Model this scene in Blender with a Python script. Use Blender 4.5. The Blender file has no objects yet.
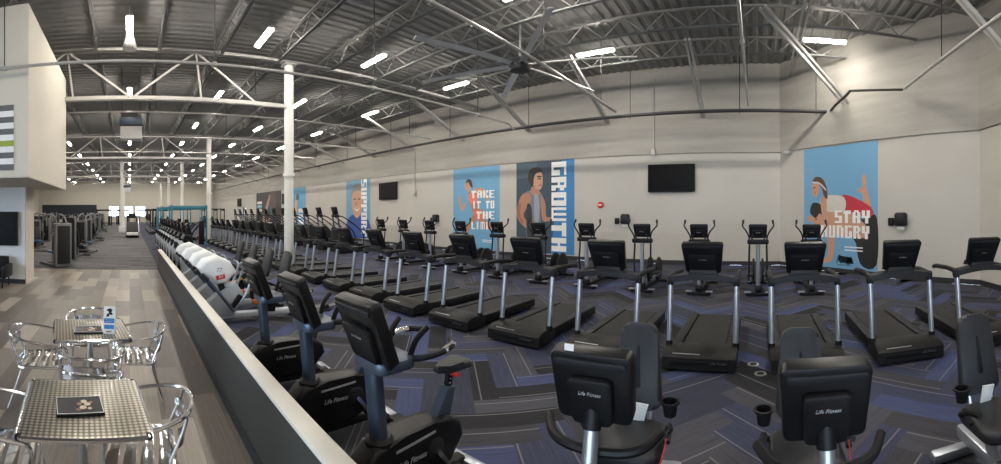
import bpy, bmesh, math, random
from mathutils import Vector, Matrix, Euler
from math import pi, sin, cos, tan, radians as R, atan2, sqrt, hypot
random.seed(7)
S = bpy.context.scene
COL = S.collection
EYE = 1.95            # camera height; the camera stands over the world origin
WALL_Y = 14.7         # long poster wall
# ---------------------------------------------------------------- materials
def _nodes(name):
    m = bpy.data.materials.new(name); m.use_nodes = True
    nt = m.node_tree; b = nt.nodes['Principled BSDF']
    return m, nt, b
def mat(name, col, rough=.5, metal=0., var=.08, scale=14., bump=0., spec=None, coat=0.):
    m, nt, b = _nodes(name); N, L = nt.nodes, nt.links
    tc = N.new('ShaderNodeTexCoord'); nz = N.new('ShaderNodeTexNoise')
    nz.inputs['Scale'].default_value = scale; nz.inputs['Detail'].default_value = 4
    L.new(tc.outputs['Object'], nz.inputs['Vector'])
    mx = N.new('ShaderNodeMix'); mx.data_type = 'RGBA'
    mx.inputs[6].default_value = tuple(c*(1-var) for c in col)+(1,)
    mx.inputs[7].default_value = tuple(min(1, c*(1+var)) for c in col)+(1,)
    L.new(nz.outputs['Fac'], mx.inputs[0]); L.new(mx.outputs[2], b.inputs['Base Color'])
    b.inputs['Roughness'].default_value = rough; b.inputs['Metallic'].default_value = metal
    if spec is not None: b.inputs['Specular IOR Level'].default_value = spec
    if coat: b.inputs['Coat Weight'].default_value = coat; b.inputs['Coat Roughness'].default_value = .12
    if bump:
        bp = N.new('ShaderNodeBump'); bp.inputs['Strength'].default_value = bump; bp.inputs['Distance'].default_value = .01
        L.new(nz.outputs['Fac'], bp.inputs['Height']); L.new(bp.outputs['Normal'], b.inputs['Normal'])
    return m
def emit(name, col, s):
    m, nt, b = _nodes(name)
    b.inputs['Base Color'].default_value = (*col, 1); b.inputs['Emission Color'].default_value = (*col, 1)
    b.inputs['Emission Strength'].default_value = s
    return m
M = {}
M['blk'] = mat('black_plastic', (.008, .008, .009), .48, spec=.25)
M['gloss'] = mat('gloss_black_plastic', (.008, .008, .009), .38, spec=.3)
M['char'] = mat('charcoal_plastic', (.019, .020, .023), .5, spec=.28)
M['hood'] = mat('hood_plastic', (.013, .0125, .0125), .5, spec=.3, bump=.05)
M['rub'] = mat('rubber_belt', (.012, .012, .0125), .7, bump=.15, scale=90)
M['pad'] = mat('vinyl_upholstery', (.019, .020, .024), .5, bump=.08, scale=60)
M['silver'] = mat('silver_paint', (.42, .45, .5), .33, .75)
M['post'] = mat('blue_grey_post', (.075, .097, .14), .36, .5)
M['alu'] = mat('polished_aluminium', (.85, .85, .86), .14, 1.)
M['steel'] = mat('brushed_steel', (.55, .55, .56), .3, 1.)
M['white'] = mat('white_shroud', (.8, .8, .79), .35)
M['offw'] = mat('pale_grey_shroud', (.50, .54, .60), .4)
M['frame'] = mat('grey_machine_frame', (.17, .17, .175), .45, .2)
M['teal'] = mat('teal_steel', (.05, .24, .33), .4)
M['screen'] = mat('dark_screen', (.004, .004, .005), .3, spec=.1)
M['red'] = mat('red_plastic', (.55, .02, .02), .4)
M['redcable'] = mat('red_cable', (.45, .02, .04), .5)
M['yellow'] = mat('yellow_plastic', (.6, .38, .03), .5)
M['orange'] = mat('orange_plastic', (.6, .13, .02), .5)
M['blue'] = mat('blue_upholstery', (.04, .12, .28), .5)
M['badge'] = mat('silver_lettering', (.62, .63, .65), .35, .5)
M['dim'] = mat('dim_grey_lettering', (.10, .10, .11), .4)
M['paper'] = mat('white_paper', (.82, .82, .8), .7)
M['steelpaint'] = mat('grey_painted_steel', (.21, .21, .205), .55)
M['steelwhite'] = mat('white_painted_steel', (.52, .51, .485), .5)
M['col'] = mat('white_column_paint', (.78, .77, .72), .5)
M['pipe'] = mat('pipe_steel', (.42, .41, .39), .4, .3)
M['blackpipe'] = mat('black_pipe', (.018, .017, .016), .5)
M['glass'] = mat('window_glass', (1, 1, 1), .0, var=0)
M['glass'].node_tree.nodes['Principled BSDF'].inputs['Transmission Weight'].default_value = 1
M['glass'].node_tree.nodes['Principled BSDF'].inputs['IOR'].default_value = 1.02
M['led'] = emit('led_diffuser', (1., .935, .84), 118.)
# ---------------------------------------------------------------- mesh builder
def cr(pts, k=5, closed=False):
    P = [Vector(p) for p in pts]; n = len(P); out = []
    rng = n if closed else n-1
    for i in range(rng):
        if closed: a, b, c, d = P[i-1], P[i], P[(i+1) % n], P[(i+2) % n]
        else: a, b, c, d = P[max(i-1, 0)], P[i], P[i+1], P[min(i+2, n-1)]
        for j in range(k):
            t = j/k
            out.append(.5*((2*b)+(c-a)*t+(2*a-5*b+4*c-d)*t*t+(3*b-a-3*c+d)*t**3))
    if not closed: out.append(P[-1])
    return out
def rrect(w, h, r, n=4, top=None):
    """rounded rectangle, optionally with another width at its top"""
    tw = top if top is not None else w; pts = []
    for sx, sy, a0 in ((1, 1, 0), (-1, 1, 90), (-1, -1, 180), (1, -1, 270)):
        ww = tw if sy > 0 else w
        cx, cy = sx*(ww/2-r), sy*(h/2-r)
        for i in range(n+1):
            a = R(a0+90*i/n); pts.append((cx+r*cos(a), cy+r*sin(a)))
    return pts
class MB:
    def __init__(s): s.bm = bmesh.new()
    def _bev(s, geom, w, seg):
        ed = [e for e in geom if isinstance(e, bmesh.types.BMEdge)]
        if w > 0: bmesh.ops.bevel(s.bm, geom=ed, offset=w, segments=seg, affect='EDGES', profile=.5, clamp_overlap=True)
    def box(s, c, d, rot=(0, 0, 0), bev=0., seg=2):
        Mx = Matrix.Translation(c) @ Euler(rot).to_matrix().to_4x4() @ Matrix.Diagonal((d[0], d[1], d[2], 1))
        g = bmesh.ops.create_cube(s.bm, size=1, matrix=Mx)
        if bev:
            es = set(e for v in g['verts'] for e in v.link_edges)
            s._bev(list(es), bev, seg)
        return s
    def bar(s, a, b, w, h=None, up=(0, 0, 1)):
        a, b = Vector(a), Vector(b); d = b-a; L = d.length; z = d.normalized(); u = Vector(up)
        if abs(z.dot(u)) > .98: u = Vector((1, 0, 0))
        x = u.cross(z).normalized(); y = z.cross(x); h = h or w
        m = Matrix((x*w, y*h, z*L)).transposed().to_4x4(); m.translation = (a+b)/2
        bmesh.ops.create_cube(s.bm, size=1, matrix=m); return s
    def tube(s, pts, r, n=8, closed=False, sq=1.):
        P = [Vector(p) for p in pts]; k = len(P)
        rr = r if isinstance(r, (list, tuple)) else [r]*k
        rings = []; u = None
        for i, p in enumerate(P):
            if closed: t = (P[(i+1) % k]-P[i-1]).normalized()
            else: t = ((P[min(i+1, k-1)]-P[i]).normalized()+(P[i]-P[max(i-1, 0)]).normalized()).normalized()
            if u is None:
                u = Vector((0, 0, 1)) if abs(t.z) < .9 else Vector((1, 0, 0))
            u = (u-t*u.dot(t)).normalized(); w = t.cross(u)
            rings.append([s.bm.verts.new(p+(u*cos(2*pi*j/n)+w*sin(2*pi*j/n)*sq)*rr[i]) for j in range(n)])
        for i in range(k if closed else k-1):
            a, b = rings[i], rings[(i+1) % k]
            for j in range(n): s.bm.faces.new((a[j], a[(j+1) % n], b[(j+1) % n], b[j]))
        if not closed:
            s.bm.faces.new(rings[0][::-1]); s.bm.faces.new(rings[-1])
        return s
    def prism(s, poly, a, b, plane='yz', bev=0., seg=2, mx=None):
        """polygon extruded from a to b along the axis that is not in `plane`"""
        def P(u, v, t):
            q = {'yz': (t, u, v), 'xz': (u, t, v), 'xy': (u, v, t)}[plane]
            return (mx @ Vector(q)) if mx else Vector(q)
        A = [s.bm.verts.new(P(u, v, a)) for u, v in poly]; B = [s.bm.verts.new(P(u, v, b)) for u, v in poly]
        n = len(poly); fs = [s.bm.faces.new(A), s.bm.faces.new(B[::-1])]
        for i in range(n): fs.append(s.bm.faces.new((A[i], B[i], B[(i+1) % n], A[(i+1) % n])))
        if bev:
            es = list(fs[0].edges)+list(fs[1].edges); s._bev(es, bev, seg)
        return s
    def plate(s, poly, th, loc, rot=(0, 0, 0), bev=0.):
        """outline in local x/z, thickness along local y, centred"""
        mx = Matrix.Translation(loc) @ Euler(rot).to_matrix().to_4x4()
        return s.prism(poly, -th/2, th/2, 'xz', bev, 2, mx)
    def lathe(s, prof, n=16, loc=(0, 0, 0), rot=(0, 0, 0)):
        mx = Matrix.Translation(loc) @ Euler(rot).to_matrix().to_4x4(); rings = []
        for r, z in prof:
            rings.append([s.bm.verts.new(mx @ Vector((max(r, 1e-4)*cos(2*pi*j/n), max(r, 1e-4)*sin(2*pi*j/n), z))) for j in range(n)])
        for i in range(len(rings)-1):
            for j in range(n): s.bm.faces.new((rings[i][j], rings[i][(j+1) % n], rings[i+1][(j+1) % n], rings[i+1][j]))
        s.bm.faces.new(rings[0][::-1]); s.bm.faces.new(rings[-1]); return s
    def build(s, name, m, parent=None, ang=38, label=None):
        bmesh.ops.recalc_face_normals(s.bm, faces=s.bm.faces)
        me = bpy.data.meshes.new(name); s.bm.to_mesh(me); s.bm.free()
        return link(name, me, m, parent, ang, label)
def link(name, me, m, parent=None, ang=38, label=None):
    for p in me.polygons: p.use_smooth = True
    me.set_sharp_from_angle(angle=R(ang))
    if m: me.materials.append(M[m] if isinstance(m, str) else m)
    o = bpy.data.objects.new(name, me); COL.objects.link(o)
    if parent: o.parent = parent
    if label: o['label'] = label
    return o
def tag(o, label=None, cat=None, group=None, kind=None):
    if label: o['label'] = label
    if cat: o['category'] = cat
    if group: o['group'] = group
    if kind: o['kind'] = kind
    return o
def empty(name, loc=(0, 0, 0), rz=0):
    o = bpy.data.objects.new(name, None); COL.objects.link(o); o.location = loc; o.rotation_euler = (0, 0, rz)
    o.empty_display_size = .1; return o
def copy_tree(o, parent=None):
    c = o.copy(); COL.objects.link(c)
    if parent: c.parent = parent
    for ch in list(o.children): copy_tree(ch, c)
    return c
def row(make, places, labels, cat, group):
    """first place takes the built thing itself, every other place a copy of it and its parts"""
    proto = make(); out = []
    for i, (x, y, rz) in enumerate(places):
        o = proto if i == 0 else copy_tree(proto); out.append(o)
        o.location = (x, y, 0); o.rotation_euler = (0, 0, rz)
    for o, l in zip(out, labels): tag(o, l, cat, group)
    return out
def text_mesh(txt, size, ext=.002, shear=.25, off=0.):
    cu = bpy.data.curves.new('lettering', 'FONT'); cu.body = txt; cu.size = size; cu.extrude = ext; cu.shear = shear
    cu.align_x = 'CENTER'; cu.align_y = 'CENTER'; cu.offset = off; cu.resolution_u = 2
    t = bpy.data.objects.new('lettering', cu); COL.objects.link(t)
    me = bpy.data.meshes.new_from_object(t.evaluated_get(bpy.context.evaluated_depsgraph_get()))
    bpy.data.objects.remove(t); bpy.data.curves.remove(cu); return me
def text(name, txt, size, m, parent, loc, rot, **kw):
    me = text_mesh(txt, size, **kw); mx = Matrix.Translation(loc) @ Euler(rot).to_matrix().to_4x4()
    me.transform(mx); me.materials.clear(); return link(name, me, m, parent)
ORD = ('first second third fourth fifth sixth seventh eighth ninth tenth eleventh twelfth thirteenth fourteenth fifteenth sixteenth '
       'seventeenth eighteenth nineteenth twentieth twenty-first twenty-second twenty-third twenty-fourth twenty-fifth twenty-sixth twenty-seventh').split()
# ---------------------------------------------------------------- the room
def wall_mat(name, low, high, line):
    """lower paint below the line, board-marked concrete above it"""
    m, nt, b = _nodes(name); N, L = nt.nodes, nt.links
    g = N.new('ShaderNodeNewGeometry'); sp = N.new('ShaderNodeSeparateXYZ'); L.new(g.outputs['Position'], sp.inputs[0])
    gt = N.new('ShaderNodeMath'); gt.operation = 'GREATER_THAN'; gt.inputs[1].default_value = line; L.new(sp.outputs['Z'], gt.inputs[0])
    mp = N.new('ShaderNodeMapping'); mp.inputs['Scale'].default_value = (.35, .35, 3.2); L.new(g.outputs['Position'], mp.inputs['Vector'])
    nz = N.new('ShaderNodeTexNoise'); nz.inputs['Scale'].default_value = 1.; nz.inputs['Detail'].default_value = 6; nz.inputs['Roughness'].default_value = .62
    L.new(mp.outputs[0], nz.inputs['Vector'])
    n2 = N.new('ShaderNodeTexNoise'); n2.inputs['Scale'].default_value = .6; n2.inputs['Detail'].default_value = 3; L.new(g.outputs['Position'], n2.inputs['Vector'])
    def ramp(src, a, b_, lo=.35, hi=.65):
        r = N.new('ShaderNodeValToRGB'); r.color_ramp.elements[0].position = lo; r.color_ramp.elements[1].position = hi
        r.color_ramp.elements[0].color = (*a, 1); r.color_ramp.elements[1].color = (*b_, 1); L.new(src, r.inputs[0]); return r.outputs[0]
    up = ramp(nz.outputs['Fac'], tuple(c*.88 for c in high), tuple(c*1.07 for c in high))
    lo = ramp(n2.outputs['Fac'], tuple(c*.97 for c in low), tuple(c*1.03 for c in low))
    mx = N.new('ShaderNodeMix'); mx.data_type = 'RGBA'; L.new(gt.outputs[0], mx.inputs[0]); L.new(lo, mx.inputs[6]); L.new(up, mx.inputs[7])
    L.new(mx.outputs[2], b.inputs['Base Color']); b.inputs['Roughness'].default_value = .8
    bp = N.new('ShaderNodeBump'); bp.inputs['Strength'].default_value = .25; bp.inputs['Distance'].default_value = .02
    ml = N.new('ShaderNodeMath'); ml.operation = 'MULTIPLY'; L.new(nz.outputs['Fac'], ml.inputs[0]); L.new(gt.outputs[0], ml.inputs[1])
    L.new(ml.outputs[0], bp.inputs['Height']); L.new(bp.outputs[0], b.inputs['Normal'])
    return m
LINE = 4.12
M['wall'] = wall_mat('two_tone_wall', (.50, .478, .435), (.365, .347, .312), LINE)
M['plain'] = mat('cream_wall_paint', (.60, .565, .49), .8, var=.03, scale=2)
M['alcove'] = mat('white_wall_paint', (.82, .84, .86), .75, var=.02, scale=2)
M['soffit'] = mat('soffit_paint', (.5, .48, .44), .8, var=.03)
M['base'] = mat('dark_baseboard', (.02, .02, .022), .6)
M['halfw'] = mat('grey_half_wall_paint', (.055, .054, .050), .6, var=.05)
M['cap'] = mat('white_cap_paint', (.78, .74, .66), .5, var=.03)
XF, XR, YF, YL = -69., 5.64, -8., -16.      # far wall, right wall, front glazing, left wall
DECK = 7.42
C0, C1 = (.81, WALL_Y), (XR, 9.09)          # the diagonal wall's two corners
def slab(pts, z0, z1, th):
    """vertical slab over the segment pts, thickness th to its left-hand (outer) side"""
    (x0, y0), (x1, y1) = pts; d = Vector((x1-x0, y1-y0)).normalized(); n = Vector((-d.y, d.x))*th
    return [(x0, y0), (x1, y1), (x1+n.x, y1+n.y), (x0+n.x, y0+n.y)], z0, z1
def wall(name, a, b, holes=(), top=DECK, th=.3, m='wall', bot=0.):
    """wall from a to b, left to right as seen from the room; holes are (along0, along1, z0, z1)"""
    mb = MB(); ax, ay = a; bx, by = b; L = hypot(bx-ax, by-ay); dx, dy = (bx-ax)/L, (by-ay)/L
    us = sorted({0, L, *[h[0] for h in holes], *[h[1] for h in holes]}); zs = sorted({bot, top, *[h[2] for h in holes], *[h[3] for h in holes]})
    for i in range(len(us)-1):
        for j in range(len(zs)-1):
            u, z = (us[i]+us[i+1])/2, (zs[j]+zs[j+1])/2
            if any(h[0] < u < h[1] and h[2] < z < h[3] for h in holes): continue
            poly, z0, z1 = slab(((ax+dx*us[i], ay+dy*us[i]), (ax+dx*us[i+1], ay+dy*us[i+1])), zs[j], zs[j+1], th)
            mb.prism(poly, z0, z1, 'xy')
    bmesh.ops.remove_doubles(mb.bm, verts=mb.bm.verts, dist=1e-4)
    return tag(mb.build(name, m, ang=20), kind='structure')
def window(name, c, w, h, ax):
    """framed pane in a wall; ax 'x' = pane runs along x"""
    e = tag(empty(name, c), kind='structure'); f = MB(); t = .06
    B = (lambda p, d: f.box(p, d)) if ax == 'x' else (lambda p, d: f.box((p[1], p[0], p[2]), (d[1], d[0], d[2])))
    for s in (-1, 1):
        B((s*(w/2-t/2), 0, 0), (t, .1, h)); B((0, 0, s*(h/2-t/2)), (w-2*t, .1, t))
    B((0, 0, 0), (t, .08, h-2*t)); f.build('window_frame', 'blk', e)
    g = MB(); g.box((0, 0, 0), (w-2*t, .012, h-2*t) if ax == 'x' else (.012, w-2*t, h-2*t)); g.build('pane', 'glass', e)
    return e
wall('wall_back', (XF, WALL_Y), C0, [(18.3, 19.7, 1.15, 2.55)])
window('window_1', (XF+19., WALL_Y+.12, 1.85), 1.4, 1.4, 'x')
wall('wall_diagonal', C0, C1)
wall('wall_right', C1, (XR, YF))
hf = [(WALL_Y-y1, WALL_Y-y0, 1.2, 2.95) for y0, y1 in ((-3.6, -1.9), (-1.3, .6), (1.0, 2.7))]
# far wall is walked from left to right as seen, so measure from its -Y end
wall('wall_far', (XF, YL), (XF, WALL_Y), [(y0-YL, y1-YL, 1.2, 2.95) for y0, y1 in ((-3.6, -1.9), (-1.3, .6), (1.0, 2.7))], m='plain')
for i, (y0, y1) in enumerate(((-3.6, -1.9), (-1.3, .6), (1.0, 2.7))):
    window('window_%d' % (i+2), (XF-.12, (y0+y1)/2, 2.075), y1-y0, 1.75, 'y')
wall('wall_left', (-7.0, YL), (XF, YL), m='plain')
wall('wall_front', (XR, YF), (-7.0, YF), [(.5+i*3.05, .5+i*3.05+2.85, .25, 4.6) for i in range(4)], m='plain')
wall('wall_side', (-7.0, YF), (-7.0, YL), m='plain')
# left building mass: bulkhead over an alcove wall
mb = MB(); mb.box((-9.85, -5.95, 4.33), (4.6, 8.0, 3.38)); tag(mb.build('wall_bulkhead', 'plain'), kind='structure')
mb = MB(); mb.box((-9.85, -5.95, 2.635), (4.58, 7.98, .02)); tag(mb.build('trim_soffit', 'soffit'), kind='structure')
mb = MB(); mb.box((-10.93, -6.4, 1.31), (.9, 7.18, 2.62)); tag(mb.build('wall_alcove', 'alcove'), kind='structure')
mb = MB(); mb.box((-10.93, -2.795, 1.31), (.9, .03, 2.62)); tag(mb.build('wall_alcove_end', 'plain'), kind='structure')
mb = MB(); mb.box((-10.47, -6.4, .06), (.03, 7.22, .12)); tag(mb.build('baseboard_alcove', 'base'), kind='structure')
M['wallgrey'] = mat('graphic_grey', (.12, .12, .125), .7); M['wallwhite'] = mat('graphic_white', (.8, .8, .8), .7); M['wallgreen'] = mat('graphic_green', (.30, .36, .06), .7)
gr = tag(empty('wall_graphic', (-7.54, -3.9, 0)), 'painted wall graphic of grey, white and green stripes on the bulkhead', 'wall graphic')
for k in range(11):
    c = 'wallgreen' if k == 6 else ('wallgrey' if k % 2 == 0 else 'wallwhite')
    mb = MB(); mb.box((0, 0, 4.005-.117*k), (.012, 3.3, .117)); mb.build('stripe', c, gr)
for (a, b, nm) in (((XF, WALL_Y), C0, 'back'), (C0, C1, 'diagonal'), (C1, (XR, YF), 'right'), ((XF, YL), (XF, WALL_Y), 'far')):
    d = Vector((b[0]-a[0], b[1]-a[1])).normalized(); n = Vector((d.y, -d.x))*.02
    mb = MB(); mb.prism([(a[0], a[1]), (b[0], b[1]), (b[0]+n.x, b[1]+n.y), (a[0]+n.x, a[1]+n.y)], 0, .14, 'xy'); tag(mb.build('baseboard_'+nm, 'base'), kind='structure')
for a, b, nm in (((XF, WALL_Y), C0, 'back'), (C0, C1, 'diagonal'), (C1, (XR, YF), 'right')):
    d = Vector((b[0]-a[0], b[1]-a[1])).normalized(); n = Vector((d.y, -d.x))*.05
    mb = MB(); mb.prism([(a[0], a[1]), (b[0], b[1]), (b[0]+n.x, b[1]+n.y), (a[0]+n.x, a[1]+n.y)], LINE+.02, DECK-.02, 'xy'); tag(mb.build('trim_upper_'+nm, 'wall'), kind='structure')  # upper facing set proud of the wall, added to cast a shadow band below
mb = MB(); mb.box((XF+.06, -10.5, 1.95), (.08, 9.6, 2.5)); tag(mb.build('trim_dark_panel', mat('dark_wall_panel', (.02, .03, .045), .35)), kind='structure')
# half wall between the cafe and the machines
hw = tag(empty('wall_half', (0, 0, 0)), kind='structure')
mb = MB(); mb.box(((-13.6+XR)/2, 1.02, .325), (XR+13.6, .118, .65)); mb.build('half_wall_body', 'halfw', hw)
mb = MB(); mb.box(((-13.6+XR)/2, 1.02, .665), (XR+13.6, .136, .03), bev=.006); mb.build('half_wall_cap', 'cap', hw)
mb = MB(); mb.box(((-13.6+XR)/2, .953, .05), (XR+13.6, .014, .10)); mb.build('half_wall_base', 'base', hw)
# floors ---------------------------------------------------------------
def plank_floor_mat():
    m, nt, b = _nodes('wood_look_planks'); N, L = nt.nodes, nt.links
    tc = N.new('ShaderNodeTexCoord'); br = N.new('ShaderNodeTexBrick')
    br.inputs['Color1'].default_value = (0, 0, 0, 1); br.inputs['Color2'].default_value = (1, 1, 1, 1); br.inputs['Mortar'].default_value = (.1, .1, .1, 1)
    br.inputs['Scale'].default_value = 1; br.inputs['Brick Width'].default_value = 1.25; br.inputs['Row Height'].default_value = .30
    br.inputs['Mortar Size'].default_value = .0015; br.offset = .37; br.offset_frequency = 2
    L.new(tc.outputs['Object'], br.inputs['Vector'])
    r = N.new('ShaderNodeValToRGB'); e = r.color_ramp.elements
    cols = [(.0, (.105, .088, .076)), (.3, (.155, .130, .112)), (.55, (.22, .187, .158)), (.8, (.29, .245, .20)), (1., (.36, .31, .255))]
    e[0].position, e[0].color = cols[0][0], (*cols[0][1], 1); e[1].position, e[1].color = cols[-1][0], (*cols[-1][1], 1)
    for p, c in cols[1:-1]: q = e.new(p); q.color = (*c, 1)
    L.new(br.outputs['Color'], r.inputs[0])
    mp = N.new('ShaderNodeMapping'); mp.inputs['Scale'].default_value = (1.5, 26, 1); L.new(tc.outputs['Object'], mp.inputs[0])
    nz = N.new('ShaderNodeTexNoise'); nz.inputs['Scale'].default_value = 2; nz.inputs['Detail'].default_value = 5; L.new(mp.outputs[0], nz.inputs['Vector'])
    mx = N.new('ShaderNodeMix'); mx.data_type = 'RGBA'; mx.blend_type = 'OVERLAY'; mx.inputs[0].default_value = .35
    L.new(r.outputs[0], mx.inputs[6]); L.new(nz.outputs['Fac'], mx.inputs[7]); L.new(mx.outputs[2], b.inputs['Base Color'])
    b.inputs['Roughness'].default_value = .42
    return m
def poly_floor(name, pts, m, z=0., th=.1):
    mb = MB(); mb.prism(pts, z-th, z, 'xy'); return tag(mb.build(name, m), kind='structure')
poly_floor('floor_cafe', [(-13.5, YL), (XR, YL), (XR, 1.0), (-13.5, 1.0)], plank_floor_mat())
def walk_mat():
    m, nt, b = _nodes('striped_walkway_carpet'); N, L = nt.nodes, nt.links
    tc = N.new('ShaderNodeTexCoord'); br = N.new('ShaderNodeTexBrick')
    br.inputs['Color1'].default_value = (.035, .034, .036, 1); br.inputs['Color2'].default_value = (.11, .105, .11, 1); br.inputs['Mortar'].default_value = (.15, .15, .16, 1)
    br.inputs['Scale'].default_value = 1; br.inputs['Brick Width'].default_value = 1.; br.inputs['Row Height'].default_value = .25; br.inputs['Mortar Size'].default_value = .004
    mp = N.new('ShaderNodeMapping'); mp.inputs['Rotation'].default_value = (0, 0, R(90)); L.new(tc.outputs['Object'], mp.inputs[0]); L.new(mp.outputs[0], br.inputs['Vector'])
    L.new(br.outputs['Color'], b.inputs['Base Color']); b.inputs['Roughness'].default_value = .8; return m
poly_floor('floor_walkway', [(XF, YL), (-13.5, YL), (-13.5, 1.0), (XF, 1.0)], walk_mat())
poly_floor('floor_slab', [(XF, 1.0), (XR, 1.0), (XR, C1[1]), C0, (XF, WALL_Y)], mat('carpet_backing', (.03, .03, .033), .9), z=-.005)
def carpet_mat():
    m, nt, b = _nodes('herringbone_carpet'); N, L = nt.nodes, nt.links
    at = N.new('ShaderNodeAttribute'); at.attribute_name = 'plank'; uv = N.new('ShaderNodeUVMap'); uv.uv_map = 'UVMap'
    sp = N.new('ShaderNodeSeparateColor'); L.new(at.outputs['Color'], sp.inputs[0])
    r = N.new('ShaderNodeValToRGB'); r.color_ramp.interpolation = 'CONSTANT'; e = r.color_ramp.elements
    cols = [(0, (.020, .020, .024)), (.20, (.046, .046, .056)), (.40, (.036, .040, .066)), (.55, (.044, .050, .092)), (.74, (.052, .066, .145)), (.88, (.063, .064, .080))]
    e[0].position, e[0].color = 0, (*cols[0][1], 1); e[1].position, e[1].color = cols[1][0], (*cols[1][1], 1)
    for p, c in cols[2:]: q = e.new(p); q.color = (*c, 1)
    L.new(sp.outputs[0], r.inputs[0])
    su = N.new('ShaderNodeSeparateXYZ'); L.new(uv.outputs[0], su.inputs[0])
    # fine loops running along the plank and one pale pin line
    mp = N.new('ShaderNodeMapping'); mp.inputs['Scale'].default_value = (3, 26, 1); L.new(uv.outputs[0], mp.inputs[0])
    ad = N.new('ShaderNodeVectorMath'); ad.operation = 'ADD'; L.new(mp.outputs[0], ad.inputs[0]); L.new(at.outputs['Color'], ad.inputs[1])
    nz = N.new('ShaderNodeTexNoise'); nz.inputs['Scale'].default_value = 1.; nz.inputs['Detail'].default_value = 3; L.new(ad.outputs[0], nz.inputs['Vector'])
    mx = N.new('ShaderNodeMix'); mx.data_type = 'RGBA'; mx.blend_type = 'OVERLAY'; mx.inputs[0].default_value = .55; L.new(r.outputs[0], mx.inputs[6]); L.new(nz.outputs['Fac'], mx.inputs[7])
    df = N.new('ShaderNodeMath'); df.operation = 'SUBTRACT'; L.new(su.outputs['Y'], df.inputs[0]); L.new(sp.outputs[1], df.inputs[1])
    ab = N.new('ShaderNodeMath'); ab.operation = 'ABSOLUTE'; L.new(df.outputs[0], ab.inputs[0])
    lt = N.new('ShaderNodeMath'); lt.operation = 'LESS_THAN'; lt.inputs[1].default_value = .028; L.new(ab.outputs[0], lt.inputs[0])
    ml = N.new('ShaderNodeMath'); ml.operation = 'MULTIPLY'; ml.inputs[1].default_value = .75; L.new(lt.outputs[0], ml.inputs[0])
    m2 = N.new('ShaderNodeMix'); m2.data_type = 'RGBA'; L.new(ml.outputs[0], m2.inputs[0]); L.new(mx.outputs[2], m2.inputs[6]); m2.inputs[7].default_value = (.19, .19, .20, 1)
    L.new(m2.outputs[2], b.inputs['Base Color']); b.inputs['Roughness'].default_value = .85; b.inputs['Specular IOR Level'].default_value = .25
    return m
def carpet():
    W, n = .27, 4; verts, faces, cols, uvs = [], [], [], []
    ca, sa = cos(R(45)), sin(R(45)); rnd = random.Random(3)
    def inside(x, y):
        if not (XF < x < XR and 1.08 < y < WALL_Y): return False
        return not (x > C0[0] and (x-C0[0])/(C1[0]-C0[0]) > (C0[1]-y)/(C0[1]-C1[1]))
    def cl(x, y):   # trim the planks along the carpet's edges
        x = min(max(x, XF), XR); y = min(max(y, 1.08), WALL_Y)
        if x > C0[0]: y = min(y, C0[1]-(x-C0[0])*(C0[1]-C1[1])/(C1[0]-C0[0]))
        return x, y
    K = 260
    for i in range(-K, K):
        for j in range(-K, K):
            t = (i-j) % (2*n)
            if t == 0: x0, y0, x1, y1, h = i, j, i+n, j+1, 1
            elif t == 2*n-1: x0, y0, x1, y1, h = i, j, i+1, j+n, 0
            else: continue
            q = [(x0*W, y0*W), (x1*W, y0*W), (x1*W, y1*W), (x0*W, y1*W)]
            q = [(a*ca-b*sa-30, a*sa+b*ca+6) for a, b in q]
            cx, cy = sum(p[0] for p in q)/4, sum(p[1] for p in q)/4
            if not any(inside(*p) for p in q+[(cx, cy)]): continue
            q = [cl(*p) for p in q]
            k = len(verts); verts += [(a, b, 0.) for a, b in q]; faces.append((k, k+1, k+2, k+3))
            c = (rnd.random(), rnd.choice((.12, .3, .7, .88, 3, 3)), rnd.random(), 1)
            cols += [c]*4; uvs += [(0, 0), (1, 0), (1, 1), (0, 1)] if h else [(0, 0), (0, 1), (1, 1), (1, 0)]
    me = bpy.data.meshes.new('floor_carpet'); me.from_pydata(verts, [], faces)
    ca_ = me.color_attributes.new('plank', 'FLOAT_COLOR', 'CORNER'); uv = me.uv_layers.new(name='UVMap')
    for i, (c, u) in enumerate(zip(cols, uvs)): ca_.data[i].color = c; uv.data[i].uv = u
    tag(link('floor_carpet', me, carpet_mat()), kind='structure')
carpet()
# ceiling --------------------------------------------------------------
ce = tag(empty('ceiling', (0, 0, DECK)), kind='structure')
def deck():
    mb = MB(); pts = []; p = .30; x = XF-.3; d = .045
    while x < XR+.6:
        pts += [(x, 0), (x+.11, 0), (x+.15, -d), (x+.26, -d)]; x += p
    vs = [[mb.bm.verts.new((x, y, z)) for x, z in pts] for y in (YL-.3, WALL_Y+.3)]
    for i in range(len(pts)-1): mb.bm.faces.new((vs[0][i], vs[0][i+1], vs[1][i+1], vs[1][i]))
    mb.build('roof_deck', mat('galvanised_deck', (.25, .248, .24), .85, 0., var=.06, scale=1.5), ce, ang=20)
    mb = MB(); mb.box(((XF+XR)/2, (YL+WALL_Y)/2, .12), (XR-XF+1, WALL_Y-YL+1, .2)); mb.build('roof_slab', 'steelpaint', ce)
deck()
GX = [1.15-13.18*k for k in range(6)]
JY = [12.3-1.9*k for k in range(15)]
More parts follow.
